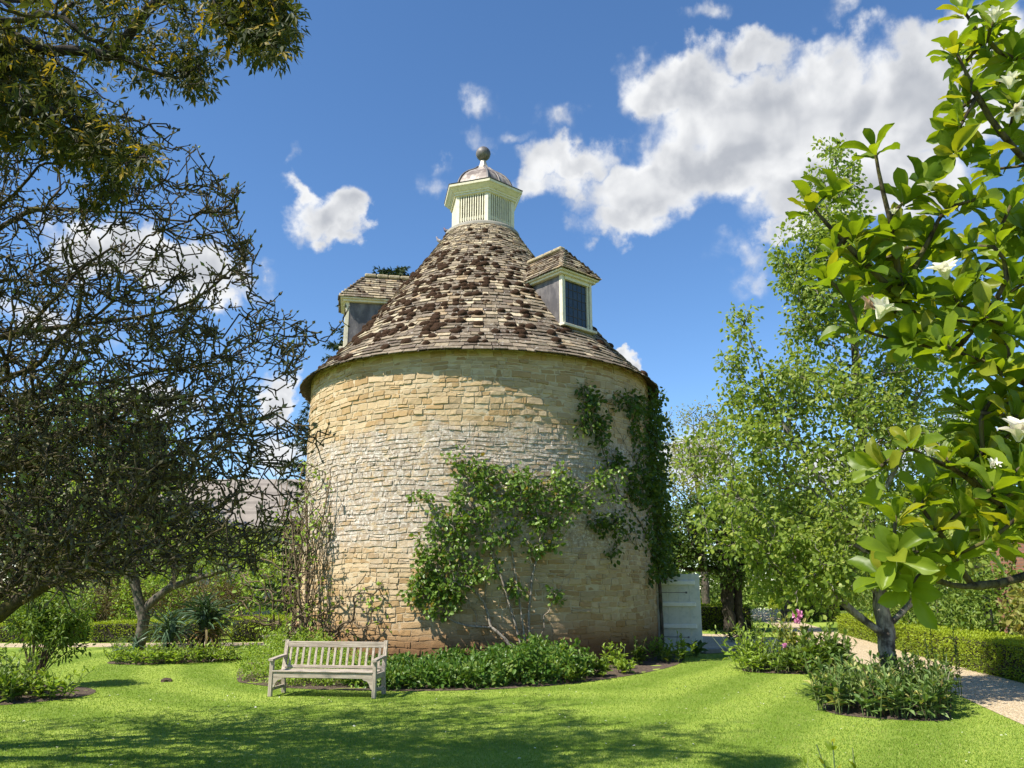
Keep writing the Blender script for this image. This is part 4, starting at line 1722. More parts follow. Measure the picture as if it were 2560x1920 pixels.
def spruce(name, label, x, y, h, r0, seed):
    rng = np.random.default_rng(seed)
    root = tag(empty(name, (x, y, 0)), label, 'tree')
    g = G()
    tube(g, [(x, y, 0), (x, y, h * .5), (x, y, h)], [.3, .17, .02], 8)
    k = G()
    z = 1.2
    while z < h - .1:
        f = 1 - (z / h)
        R = r0 * f ** .42
        nb = int(5 + 5 * f)
        for i in range(nb):
            a = rng.uniform(0, 2 * np.pi)
            Rl = R * rng.uniform(.75, 1.12)
            d = np.array([math.cos(a), math.sin(a), 0])
            t = np.linspace(0, 1, 7)
            P = np.array([x, y, z]) + d * (t * Rl)[:, None] + np.array([0, 0, 1.]) * ((-.42 * t + .34 * t ** 2 + .02) * Rl)[:, None]
            tube(g, P, np.linspace(.03 * f + .008, .004, 7), 4)
            n = int(26 * Rl) + 12
            tt = rng.uniform(.12, 1.0, n)
            Pb = np.stack([np.interp(tt, t, P[:, q]) for q in range(3)], 1)
            sd = np.cross(d, (0, 0, 1)) * rng.choice((-1, 1), n)[:, None]
            D = d * .55 + sd * rng.uniform(.3, 1, (n, 1)) + np.column_stack([np.zeros((n, 2)), rng.uniform(-.55, .25, n)])
            ll = rng.uniform(.22, .5, n) * (1.1 - .5 * tt) * (1 if Rl > 1 else .6)
            for _ in range(2):
                leaves(k, Pb, D + rng.normal(0, .25, (n, 3)), rng.normal(0, .6, (n, 3)) + (0, 0, 1), ll, ll * .2, 'simple', rcol(rng, n, .15))
        z += rng.uniform(.16, .30) * (.5 + .6 * f)
    child(g, 'trunk', M_bark_dark, root, True)
    child(k, 'crown', M_spruce, root)


spruce('spruce_tree', 'dark spruce rising behind the tower roof at its left', -4.9, 32.0, 15.1, 5.2, 41)


def bush(name, label, seed, spec, leaf, per=16, spread=.25, L=.09, W=.05, cat='shrub', p3=.1, stems=14, base=None, shell=.45, group=None, droop=0.0, tpl='oval', bark=None):
    rng = np.random.default_rng(seed)
    P = blobs(rng, spec, shell=shell)
    P = P[P[:, 2] > .05]
    b = np.array(base if base is not None else (np.mean([q[0] for q in spec]), np.mean([q[1] for q in spec]), 0.0))
    root = tag(empty(name, b), label, cat, group)
    if stems:
        g = G()
        for i in rng.choice(len(P), stems):
            q = P[i]
            s = b + np.append(rng.normal(0, .12, 2), 0)
            m = (s + q) / 2 + np.append((q - s)[:2] * -.15, (q - s)[2] * .15)
            t = np.linspace(0, 1, 6)[:, None]
            tube(g, s * (1 - t) ** 2 + 2 * m * t * (1 - t) + q * t * t, np.linspace(.022, .006, 6), 5)
        child(g, 'stems', bark or M_stem_brown, root, True)
    g = G()
    foliage(g, rng, P, per, spread, L, W, tpl, None, droop, p3)
    child(g, 'leaves', leaf, root)
    return root


bush('brown_twiggy_shrub', 'wide olive brown twiggy shrub behind the low hedge at the left', 51, [(-16.2, 31.5, 1.3, 2.6, 1.6, 1.5, 260), (-14.2, 31.0, 1.0, 1.7, 1.3, 1.1, 140)], M_leaf_olive, 22, .4, .2, .035, tpl='simple', p3=.35)
bush('brown_twiggy_shrub', 'dark russet shrub low between the leaning tree trunk and spiky plants', 52, [(-11.2, 30.5, .9, 1.6, 1.2, 1.1, 170)], M_leaf_olive, 22, .35, .2, .035, tpl='simple', p3=.6)
bush('green_shrub', 'bright green shrub in front of the pale stone barn', 53, [(-13.5, 38, 2.2, 2.6, 1.6, 1.9, 170), (-10.4, 37, 1.8, 2.0, 1.4, 1.6, 130), (-17.5, 38, 2.4, 2.2, 1.5, 2.0, 140)], M_leaf_bright, 20, .5, .17, .10)
bush('green_shrub', 'dark bush under the mossy branches at the far left edge', 54, [(-22, 34, 2.4, 4.0, 2.0, 2.6, 260), (-27, 36, 3.2, 4.0, 2, 3.2, 200)], M_leaf_dark, 22, .6, .2, .12)
bush('green_shrub', 'tall light green shrub left of the back gravel path', 55, [(-16.6, 29.6, 1.0, 1.8, .9, 1.0, 160), (-13.0, 30.2, 1.2, 1.6, .9, 1.2, 140)], M_leaf_bright, 18, .3, .11, .06)
bush('green_shrub', 'shady shrub behind the open white door', 56, [(6.6, 38, 2.2, 1.9, 1.4, 2.2, 150), (9, 46, 2.5, 3.2, 1.6, 2.4, 150)], M_leaf_dark, 20, .5, .17, .1)
bush('green_shrub', 'spreading green shrub beyond the far end of the gravel path', 57, [(13.5, 58, 2.5, 3.6, 2, 2.6, 170), (20, 58, 3.5, 5.0, 2, 3.6, 220), (27, 56, 4, 5, 2, 4, 200)], M_leaf_mid, 20, .7, .26, .15)
bush('green_shrub', 'leafy shrub behind the clipped hedge in front of the brick wall', 58, [(11.6, 20.0, 1.3, .9, 1.5, 1.0, 150), (11.5, 23.5, 1.6, 1.0, 1.8, 1.4, 160), (12.6, 27.5, 1.7, 1.2, 2, 1.5, 150)], M_leaf_mid, 16, .3, .11, .07)
bush('green_shrub', 'dense green shrubs behind the clipped hedge, left of the brick wall', 590, [(14.2, 27, 1.6, 1.6, 2, 1.5, 170), (15.5, 32, 2.0, 2.2, 2, 1.9, 190), (16.8, 38, 2.4, 2.2, 2.2, 2.2, 170)], M_leaf_mid, 20, .4, .14, .085)
bush('green_shrub', 'low bushes beyond the white flowered border', 591, [(11.5, 52, 1.4, 2.4, 1.2, 1.3, 120), (7.5, 54, 2.0, 2.6, 1.4, 2.0, 150), (15, 54, 1.6, 2, 1.2, 1.5, 110)], M_leaf_mid, 22, .5, .2, .12)
bush('green_shrub', 'yellowing broad leaved shrub against the foot of the brick wall', 59, [(11.35, 18.0, 1.05, .5, .7, .55, 60)], M_leaf_yel, 12, .25, .19, .10, p3=.3)

# far belt of trees that closes the garden
rng = np.random.default_rng(60)
for i, (x, y, h, r_) in enumerate(((-44, 60, 12, 6), (-34, 66, 13, 6), (-52, 52, 12, 6), (26, 66, 9, 5), (36, 62, 10, 6), (47, 58, 10, 6), (4, 70, 7, 5))):
    make_tree('background_tree', ['tree of the far belt at the left, middle one', 'tree of the far belt nearest the barn', 'leftmost tree of the far belt', 'far tree beyond the gravel path end', 'far tree behind the magnolia', 'rightmost tree of the far belt', 'low far tree hidden behind the tower'][i], 61 + i,
              [[(x, y, 0), (x, y, h * .4), (x, y, h * .7)]],
              [(x, y, h * .62, r_ * .8, r_ * .6, h * .36, 150), (x - r_ * .5, y - 1, h * .35, r_ * .6, r_ * .5, h * .28, 90), (x + r_ * .5, y - 1, h * .4, r_ * .6, r_ * .5, h * .3, 90)],
              .4, .03, M_leaf_mid if i % 2 else M_leaf_dark, M_bark_dark, per=20, spread=1.0, L=.42, W=.26, thick=.06, group='trees closing the garden')

# ---- stone barn behind the left hand branches
barn = tag(empty('stone_barn', (-17, 50, 0)), 'long pale stone barn with grey slate roof behind the bare branches', 'barn')
g = G()
box(g, (-17, 53, 2.7), (26, 7, 5.6), None, .03)
child(g, 'wall', M_far_stone, barn)
g = G()
extrude(g, [(49.1, 5.35), (53, 8.7), (56.9, 5.35), (56.9, 5.2), (53, 8.5), (49.1, 5.2)], (0, 0, 0), (0, 1, 0), (0, 0, 1), (1, 0, 0), -30.4, -3.6)
child(g, 'roof', M_far_roof, barn)

# ---- old brick garden wall at the far right
bw = tag(empty('brick_wall', (11.9, 16, 0)), 'old red brick garden wall behind the shrubs at the right edge', 'wall')
g = G()
box(g, (12.3, 15.8, 1.45), (.34, 10, 3.0), None, .01)
child(g, 'wall_face', M_brick, bw)
g = G()
box(g, (12.3, 15.8, 2.98), (.46, 10.1, .08), None, .02)
child(g, 'coping', M_kerb, bw)


# ---- clipped box hedges
def hedge(name, label, a, b, wd, h, seed, wave=.02, dens=520, L=.045):
    rng = np.random.default_rng(seed)
    a, b = np.array([*a, 0.]), np.array([*b, 0.])
    d = unit(b - a)
    s = np.array([d[1], -d[0], 0])
    Ln = np.linalg.norm(b - a)
    root = tag(empty(name, (a + b) / 2), label, 'hedge', 'clipped box hedges')
    core = G()
    M3 = np.stack([s, d, np.array([0, 0, 1.])], 1)
    box(core, (a + b) / 2 + (0, 0, h / 2 - .03), (wd - .10, Ln - .10, h - .08), M3, .05)
    child(core, 'twigs', M_bark_dark, root)
    n = int(dens * (Ln * wd + 2 * Ln * h + 2 * wd * h))
    ar = np.array([Ln * wd, Ln * h, Ln * h, wd * h, wd * h])
    f = rng.choice(5, n, p=ar / ar.sum())
    u, v = rng.random(n), rng.random(n)
    t = np.where(f >= 3, (f == 3) * 1.0, u)
    w_ = np.where(f == 0, v - .5, np.where(f == 1, -.5, np.where(f == 2, .5, v - .5)))
    z = np.where(f == 0, 1.0, np.where(f < 3, v, u))
    P = a + d * (t * Ln)[:, None] + s * (w_ * wd)[:, None] + np.array([0, 0, 1.]) * (z * h)[:, None]
    nr = np.where((f == 0)[:, None], np.array([0, 0, 1.]), np.where((f == 1)[:, None], -s, np.where((f == 2)[:, None], s, np.where((f == 3)[:, None], d, -d))))
    bump = np.sin(P[:, 0] * 5.1 + P[:, 2] * 7) * np.sin(P[:, 1] * 4.3 - P[:, 2] * 5) * wave + np.sin(P[:, 0] * 1.7) * np.sin(P[:, 1] * 1.3) * wave
    P = P + nr * (bump - rng.random(n) * .05 + (rng.random(n) < .03) * .04)[:, None]
    g = G()
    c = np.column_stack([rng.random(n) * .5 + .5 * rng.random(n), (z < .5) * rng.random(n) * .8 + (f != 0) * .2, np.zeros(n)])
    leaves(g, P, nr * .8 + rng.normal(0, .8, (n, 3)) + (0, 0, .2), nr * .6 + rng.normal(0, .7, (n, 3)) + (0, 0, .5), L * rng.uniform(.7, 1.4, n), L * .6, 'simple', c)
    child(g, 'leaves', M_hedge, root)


hedge('box_hedge', 'long low box hedge following the right side of the gravel path', (9.9, 14.2), (10.35, 18.2), 1.25, .68, 71, dens=1300)
hedge('box_hedge', 'middle stretch of box hedge beyond the pear trunk, on the right of the path', (10.45, 18.6), (13.3, 32.5), 1.2, .70, 72, dens=750, L=.06)
hedge('box_hedge', 'square cut box hedge at the far bend of the gravel path', (16.0, 43.5), (16.9, 51), 2.2, 1.25, 73, dens=420, L=.09)
hedge('box_hedge', 'dark fronted box hedge behind the open white door', (6.2, 35.6), (10.1, 35.6), 1.3, .98, 74, dens=520, L=.075)
hedge('box_hedge', 'sunny low hedge behind the back path, left of the spiky plants', (-13.6, 27.6), (-9.9, 27.9), 1.5, .62, 75, .05, dens=700, L=.06)
hedge('box_hedge', 'sunny topped hedge with dark front between spiky plants and tower', (-9.3, 28.0), (-5.6, 28.6), 1.5, .72, 76, .05, dens=600, L=.06)
hedge('box_hedge', 'low hedge at the far left behind the cane shrub', (-18.5, 27.7), (-14.2, 27.6), 1.5, .55, 77, .06, dens=600, L=.06)

# ---- silver border with white flowers beyond the doorway
rng = np.random.default_rng(80)
g = G()
P = np.column_stack([rng.uniform(10.2, 14.6, 2600), rng.uniform(44, 47, 2600), rng.random(2600) * .55])
leaves(g, P, rdir(rng, 2600) + (0, 0, .6), rng.normal(0, 1, (2600, 3)) + (0, 0, .6), .11, .07, 'simple', rcol(rng, 2600, .3))
tag(g.build('silver_ground_cover', M_silver), 'silvery white flowering ground cover beside the far end of the path', 'ground cover', kind='stuff')

# ---- climbing rose on the sunny wall
def on_wall(rng, poly, n, o0, o1):
    q = poly_sample(rng, poly, n)
    return np.array([wallpt(x, y, rng.uniform(o0, o1))[0] for x, y in q])


def wall_line(pts, off):
    return np.array([wallpt(x, y, off)[0] for x, y in pts])


ROSE_POLY = [(958, 985), (1005, 972), (1040, 1000), (1100, 1000), (1140, 1030), (1200, 1005), (1255, 1040), (1290, 995), (1335, 1020), (1320, 1075), (1290, 1110), (1235, 1100), (1205, 1150), (1190, 1205), (1140, 1200), (1120, 1160),
             (1060, 1190), (1075, 1230), (1040, 1260), (1010, 1255), (985, 1310), (950, 1345), (930, 1300), (885, 1290), (880, 1265), (915, 1230), (905, 1175), (935, 1120), (905, 1075), (920, 1062), (975, 1085), (985, 1030)]
ROSE2 = [(1000, 1000), (1090, 1020), (1230, 1040), (1240, 1100), (1150, 1150), (1060, 1180), (960, 1190), (920, 1170), (985, 1090)]


def rose_pts(rng):
    return np.concatenate([on_wall(rng, ROSE_POLY, 330, .06, .42), on_wall(rng, ROSE2, 120, .06, .5), on_wall(rng, [(915, 1180), (1060, 1195), (1040, 1260), (985, 1315), (950, 1345), (885, 1290)], 110, .06, .35), on_wall(rng, [(1085, 1265), (1120, 1250), (1130, 1290), (1090, 1310)], 8, .05, .2),
                           on_wall(rng, [(1170, 1280), (1210, 1270), (1205, 1310)], 6, .05, .2)])


rose_root = wallpt(1135, 1440, .35)[0]
rose_root[2] = 0
make_tree('climbing_rose', 'leafy climbing rose trained up the middle of the stone wall', 90,
          [np.concatenate([[rose_root], wall_line([(1115, 1415), (1085, 1372), (1060, 1355), (1005, 1352), (965, 1335)], .12)]),
           wall_line([(1132, 1425), (1110, 1340), (1080, 1240), (1040, 1140), (1005, 1060), (985, 1000)], .07),
           wall_line([(1138, 1425), (1125, 1330), (1112, 1240), (1100, 1160), (1130, 1080), (1200, 1020)], .07),
           wall_line([(1030, 1353), (1010, 1290), (985, 1230), (945, 1160), (935, 1090)], .08),
           wall_line([(1142, 1425), (1140, 1320), (1150, 1230), (1180, 1140), (1240, 1070), (1300, 1030)], .07),
           wall_line([(1165, 1400), (1172, 1330), (1200, 1290), (1215, 1250), (1260, 1180)], .06),
           wall_line([(1060, 1355), (1048, 1300), (1050, 1240), (1075, 1180)], .07)],
          None, .05, .005, M_leaf_rose, M_stem_rose, per=9, spread=.16, L=.105, W=.085, bf=.3, tipexp=.4, attract=rose_pts, thick=.012, cat='climbing rose', p3=.07, droop=-.3, wig=.05, up=.2)

# ---- creeper over the shaded right flank
def creeper_pts(rng):
    out = []
    for n, a0, a1, z0, z1, o in ((520, 68, 112, 2.0, 7.1, .34), (260, 78, 108, 1.9, 7.0, .5), (120, 52, 70, 3.6, 6.7, .12), (60, 50, 72, 2.6, 4.6, .1), (50, 100, 150, 2.5, 7, .3)):
        a = np.radians(rng.uniform(a0, a1, n))
        z = rng.uniform(z0, z1, n)
        r = R_WALL + .04 + rng.random(n) * o * np.interp(np.degrees(a), [50, 75, 90], [.3, .8, 1])
        out.append(np.column_stack([AX + r * np.sin(a), AY - r * np.cos(a), z]))
    for poly, n in (([(1240, 840), (1275, 835), (1290, 880), (1262, 930), (1240, 925), (1255, 885)], 34), ([(1262, 900), (1300, 905), (1300, 960), (1275, 950)], 22),
                    ([(1290, 975), (1340, 985), (1335, 1020), (1300, 1000)], 14), ([(1270, 1125), (1345, 1115), (1350, 1150), (1280, 1150)], 26), ([(1300, 850), (1370, 840), (1380, 900), (1330, 890)], 18),
                    ([(1300, 1180), (1330, 1175), (1335, 1205), (1305, 1205)], 6), ([(1380, 1250), (1400, 1235), (1415, 1255)], 5)):
        out.append(on_wall(rng, poly, n, .05, .16))
    return np.concatenate(out)


ca = math.radians(84)
make_tree('wall_creeper', 'dark green creeper matting the shaded right flank of the tower', 91,
          [[(AX + (R_WALL + .12) * math.sin(ca), AY - (R_WALL + .12) * math.cos(ca), z) for z in (0, 1.5, 3, 4.5, 6)],
           wall_line([(1412, 1200), (1380, 1130), (1330, 1060), (1300, 980), (1270, 900)], .05),
           wall_line([(1416, 1260), (1370, 1180), (1320, 1110)], .05),
           wall_line([(1412, 1080), (1370, 1000), (1330, 930), (1300, 860)], .05)],
          None, .05, .004, M_leaf_dark, M_bark, per=10, spread=.2, L=.12, W=.085, bf=.2, attract=creeper_pts, thick=.015, cat='creeper', droop=-.6, p3=.12, up=.1)

# ---- bare wall shrub at the left of the tower
def shrub_pts(rng):
    A = on_wall(rng, [(660, 990), (700, 1000), (745, 1060), (735, 1130), (715, 1200), (740, 1260), (700, 1360), (655, 1380), (650, 1200)], 150, .08, .5)
    q = poly_sample(rng, [(560, 1170), (650, 1060), (680, 1200), (680, 1370), (600, 1370), (480, 1330), (500, 1230)], 190)
    B = np.array([at(x, y, rng.uniform(17.8, 20.3)) for x, y in q])
    C = on_wall(rng, [(700, 1330), (760, 1290), (830, 1240), (850, 1300), (840, 1400), (770, 1370), (720, 1390)], 55, .06, .35)
    return np.concatenate([A, B, C])


def shrub_limbs():
    rng = np.random.default_rng(5)
    out = []
    for i in range(26):
        x0 = rng.uniform(618, 668)
        b = at(x0, 1390, 19.3 + rng.normal(0, .3))
        b[2] = 0
        x1 = x0 + rng.normal(25, 38)
        y1 = rng.uniform(1000, 1180)
        e = at(min(x1, 760), y1, 19.2 + rng.normal(0, .2)) if x1 < 665 else wallpt(x1, y1, .15)[0]
        m = (b + e) / 2 + rng.normal(0, .08, 3)
        out.append(np.array([b, m, e]))
    out.append(np.concatenate([[at(650, 1385, 19.2) * (1, 1, 0)], wall_line([(690, 1380), (740, 1360), (790, 1350), (835, 1370)], .16)]))
    out.append(wall_line([(670, 1380), (710, 1330), (760, 1290), (800, 1240)], .16))
    return out


make_tree('wall_shrub', 'straggling bare stemmed wall shrub behind the bench with few fresh leaves', 92, shrub_limbs(), None, .06, .006, M_leaf_bright, M_stem_brown,
          per=3, spread=.14, L=.10, W=.07, bf=.2, attract=shrub_pts, thick=.012, cat='shrub', skipleaf=.35, wig=.11, tipexp=.32)

# ---- mossy old tree at the left, budding
def moss_pts(rng):
    out = []
    polys = [([(-150, 260), (150, 215), (330, 250), (440, 330), (520, 400), (500, 480), (545, 520), (560, 620), (650, 700), (700, 715), (650, 800), (620, 880), (690, 940), (640, 1010), (650, 1120), (560, 1230), (330, 1255), (120, 1290), (-150, 1340)], 1500, 6.6, 10.8),
             ([(-100, 560), (330, 600), (520, 760), (560, 1000), (480, 1200), (150, 1260), (-100, 1300)], 850, 6.4, 10.2),
             ([(-100, 800), (260, 850), (430, 960), (430, 1180), (150, 1250), (-100, 1290)], 420, 6.4, 9.6),
             ([(430, 420), (520, 400), (500, 480), (450, 490)], 26, 8, 9.4), ([(500, 500), (550, 520), (540, 600), (510, 590)], 20, 8, 9.4)]
    for poly, n, y0, y1 in polys:
        q = poly_sample(rng, poly, n)
        out.append(np.array([at(x, y, Y) for (x, y), Y in zip(q, rng.uniform(y0, y1, n))]))
    # the half of the crown outside the picture, which throws shade on the lawn
    out.append(blobs(rng, [(-8.2, 8.0, 4.2, 2.0, 2.4, 2.2, 420), (-7.2, 5.4, 4.8, 2.2, 1.8, 1.6, 320)]))
    A = np.concatenate(out)
    return A[A[:, 2] > 1.1]


def P3(seq):
    return np.array([at(x, y, Y) for x, y, Y in seq])


trunk_m = np.array([(-8.0, 8.6, 0), (-7.95, 8.6, .8), (-7.7, 8.6, 1.6), (-7.3, 8.6, 2.4), (-7.0, 8.6, 3.4), (-6.8, 8.6, 4.6)])
moss_limbs = [trunk_m,
              np.concatenate([trunk_m[1:2], P3([(-120, 1380, 8.4), (0, 1330, 8.3), (70, 1280, 8.2), (130, 1240, 8.1), (240, 1160, 8.0), (330, 1090, 8.0)])]),
              np.concatenate([trunk_m[2:3], P3([(-80, 1020, 8.5), (60, 1010, 8.4), (150, 950, 8.3), (230, 905, 8.3), (330, 925, 8.3), (430, 945, 8.3), (540, 1000, 8.4), (620, 1080, 8.4)])]),
              np.concatenate([trunk_m[3:4], P3([(-60, 910, 8.5), (40, 880, 8.4), (130, 835, 8.4), (240, 825, 8.5), (340, 800, 8.6), (450, 790, 8.8), (560, 890, 8.9), (640, 940, 8.9), (700, 965, 8.9)])]),
              np.concatenate([trunk_m[4:5], P3([(-60, 740, 8.4), (50, 720, 8.4), (160, 700, 8.4), (300, 690, 8.5), (420, 655, 8.6), (480, 600, 8.7), (540, 520, 8.8)])]),
              np.concatenate([trunk_m[5:6], P3([(-40, 520, 8.6), (60, 450, 8.6), (170, 455, 8.6), (300, 460, 8.6), (420, 470, 8.7), (470, 420, 8.7)])]),
              P3([(420, 790, 8.7), (520, 760, 8.8), (600, 720, 8.9), (690, 735, 9.0), (735, 700, 9.0), (748, 675, 9.0)]),
              P3([(600, 920, 8.9), (660, 950, 8.9), (712, 940, 8.9)])]


def moss_extra(root, X, par, r, rng):
    n0 = sum(1 for _ in X)
    sel = np.where((r < .02) & (par >= 0))[0]
    P = np.repeat(X[sel], 3, 0)
    P = P + (np.repeat(X[par[sel]], 3, 0) - P) * rng.random((len(P), 1))
    D = rdir(rng, len(P)) + np.repeat(unit(X[sel] - X[par[sel]]), 3, 0) * .8 + (0, 0, .25)
    D[:, 2] -= .25
    D = unit(D)
    Ls = rng.uniform(.06, .20, (len(P), 1))
    E = P + D * Ls
    g = G()
    M_ = P + D * Ls * .5 + rng.normal(0, .012, P.shape)
    prisms(g, P, M_, .0085, .0075, 4)
    prisms(g, M_, E, .0075, .005, 4)
    child(g, 'twigs', M_twig, root)
    # buds at the spur tips
    g = G()
    tips = np.concatenate([E, X[sel][rng.random(len(sel)) < .5]])
    n = len(tips)
    T = np.array([(0, 0, 0), (.45, .5, 0), (.45, -.25, .43), (.45, -.25, -.43), (1, 0, 0)])
    F = np.array([(0, 2, 1), (0, 3, 2), (0, 1, 3), (4, 1, 2), (4, 2, 3), (4, 3, 1)])
    d = unit(np.concatenate([D, rdir(rng, n - len(D)) + (0, 0, .6)]) + (0, 0, .3))
    u = unit(np.cross(d, rng.normal(size=(n, 3))))
    v = np.cross(d, u)
    L = rng.uniform(.03, .075, n)[:, None, None]
    V = tips[:, None] + d[:, None] * T[None, :, 0:1] * L + (u[:, None] * T[None, :, 1:2] + v[:, None] * T[None, :, 2:3]) * L * .55
    g.add(V.reshape(-1, 3), (F[None] + (np.arange(n) * 5)[:, None, None]).reshape(-1, 3), np.repeat(rcol(rng, n, .12), 5, 0))
    child(g, 'buds', M_bud, root)
    # moss and lichen tufts hanging under the limbs
    big = np.where(r > .016)[0]
    Q = np.repeat(X[big], 26, 0) + rng.normal(0, .05, (len(big) * 26, 3))
    g = G()
    leaves(g, Q, rdir(rng, len(Q)) + (0, 0, -.7), rng.normal(size=(len(Q), 3)), rng.uniform(.03, .10, len(Q)), .018, 'simple', rcol(rng, len(Q), .3))
    child(g, 'moss', M_leaf_olive, root)


mossy = make_tree('mossy_tree', 'old budding tree with mossy limbs and tangled bare twigs filling the left side', 101, moss_limbs, None, .19, .0085, M_leaf_yel, M_bark_moss,
                  per=1, spread=.03, L=.05, W=.03, bf=.22, attract=moss_pts, thick=.014, extra=moss_extra, skipleaf=.9, wig=.13, tipexp=.55)

# ---- maple whose leafy boughs hang in from the top left
def maple_pts(rng):
    out = []
    for poly, n, y0, y1 in (([(430, -120), (610, -60), (625, 50), (600, 125), (570, 115), (530, 110), (470, 60)], 150, 5.3, 6.0),
                            ([(-60, -160), (480, -160), (480, 40), (420, 130), (330, 200), (200, 130), (60, 60), (-60, 100)], 210, 5.8, 7.4),
                            ([(-60, 60), (110, 110), (200, 230), (330, 330), (320, 370), (200, 350), (100, 330), (-60, 310)], 270, 5.8, 7.0),
                            ([(380, 90), (450, 100), (460, 180), (410, 200), (370, 160)], 24, 6.2, 6.8), ([(180, 350), (270, 330), (240, 440), (190, 430)], 16, 6.2, 6.8)):
        q = poly_sample(rng, poly, n)
        out.append(np.array([at(x, y, Y) for (x, y), Y in zip(q, rng.uniform(y0, y1, n))]))
    # boughs overhead that only show as shade on the grass
    out.append(blobs(rng, [(-4.6, 4.0, 5.4, 2.2, 1.8, .8, 260), (-5.2, 5.6, 6.2, 1.0, .8, .5, 170), (-6.2, 6.2, 6.3, 1.8, 1.6, .8, 160)]))
    return np.concatenate(out)


make_tree('maple_tree', 'maple with drooping three lobed leaves hanging in from the top left corner', 102,
          [[(-7.6, 3.6, 0), (-7.4, 3.7, 2), (-6.8, 4.0, 4), (-6.0, 4.6, 5.8)],
           np.concatenate([[(-6.0, 4.6, 5.8)], P3([(150, -200, 6.2), (300, -60, 6.4), (390, 20, 6.4), (460, 55, 6.4), (540, 75, 6.4), (620, 120, 6.4)])]),
           np.concatenate([[(-6.5, 4.2, 4.8)], P3([(-60, 40, 6.2), (80, 100, 6.3), (190, 180, 6.4), (280, 270, 6.4), (310, 340, 6.4)])]),
           np.concatenate([[(-6.0, 4.6, 5.8)], P3([(60, -120, 6.4), (130, 0, 6.5), (220, 60, 6.5), (330, 120, 6.5), (420, 160, 6.5)])])],
          None, .13, .0035, M_leaf_maple, M_bark_dark, per=12, spread=.17, L=.094, W=.094, tpl='trefoil', bf=.25, attract=maple_pts, thick=.012, droop=-1.0, p3=.16, wig=.06, up=.7)

# ---- magnolia on the right
MAG_TIPS = [(1890, 318, 3.1), (1752, 440, 3.2), (1800, 415, 3.2), (1850, 500, 3.2), (1800, 540, 3.2), (1785, 600, 3.2), (1835, 645, 3.2), (1850, 705, 3.2), (1900, 560, 3.3), (1930, 500, 3.2), (1960, 430, 3.2),
            (2060, 105, 3.2), (2095, 190, 3.2), (2125, 90, 3.3), (2185, 130, 3.3), (2070, 275, 3.2), (2060, 330, 3.2), (2105, 340, 3.2), (2180, 290, 3.3), (2195, 215, 3.2),
            (2000, 395, 3.2), (2045, 450, 3.2), (2110, 430, 3.1), (2185, 440, 3.1), (2005, 520, 3.3), (2080, 545, 3.2), (2150, 520, 3.1), (2190, 600, 3.1),
            (1950, 590, 3.4), (1985, 640, 3.2), (2060, 640, 3.2), (2125, 680, 3.1), (2185, 715, 3.1), (2040, 745, 3.1), (2100, 775, 3.1), (1990, 715, 3.2), (1925, 650, 3.3), (1960, 740, 3.2), (2165, 790, 3.1),
            (1965, 960, 3.1), (1900, 1010, 3.1), (2040, 985, 3.2), (1990, 1075, 3.1), (1935, 1110, 3.0), (2015, 1140, 3.1), (2085, 1095, 3.1), (2150, 1050, 3.0), (2205, 1010, 3.0), (1930, 1195, 3.0),
            (1985, 1190, 3.1), (2060, 1200, 3.1), (2145, 1165, 3.0), (2195, 1120, 3.0), (1960, 1270, 3.1), (2110, 890, 3.2), (2165, 850, 3.2), (2205, 900, 3.1), (2130, 980, 3.2), (2070, 870, 3.4), (1905, 1245, 3.1), (2080, 20, 3.3), (2150, 40, 3.2)]


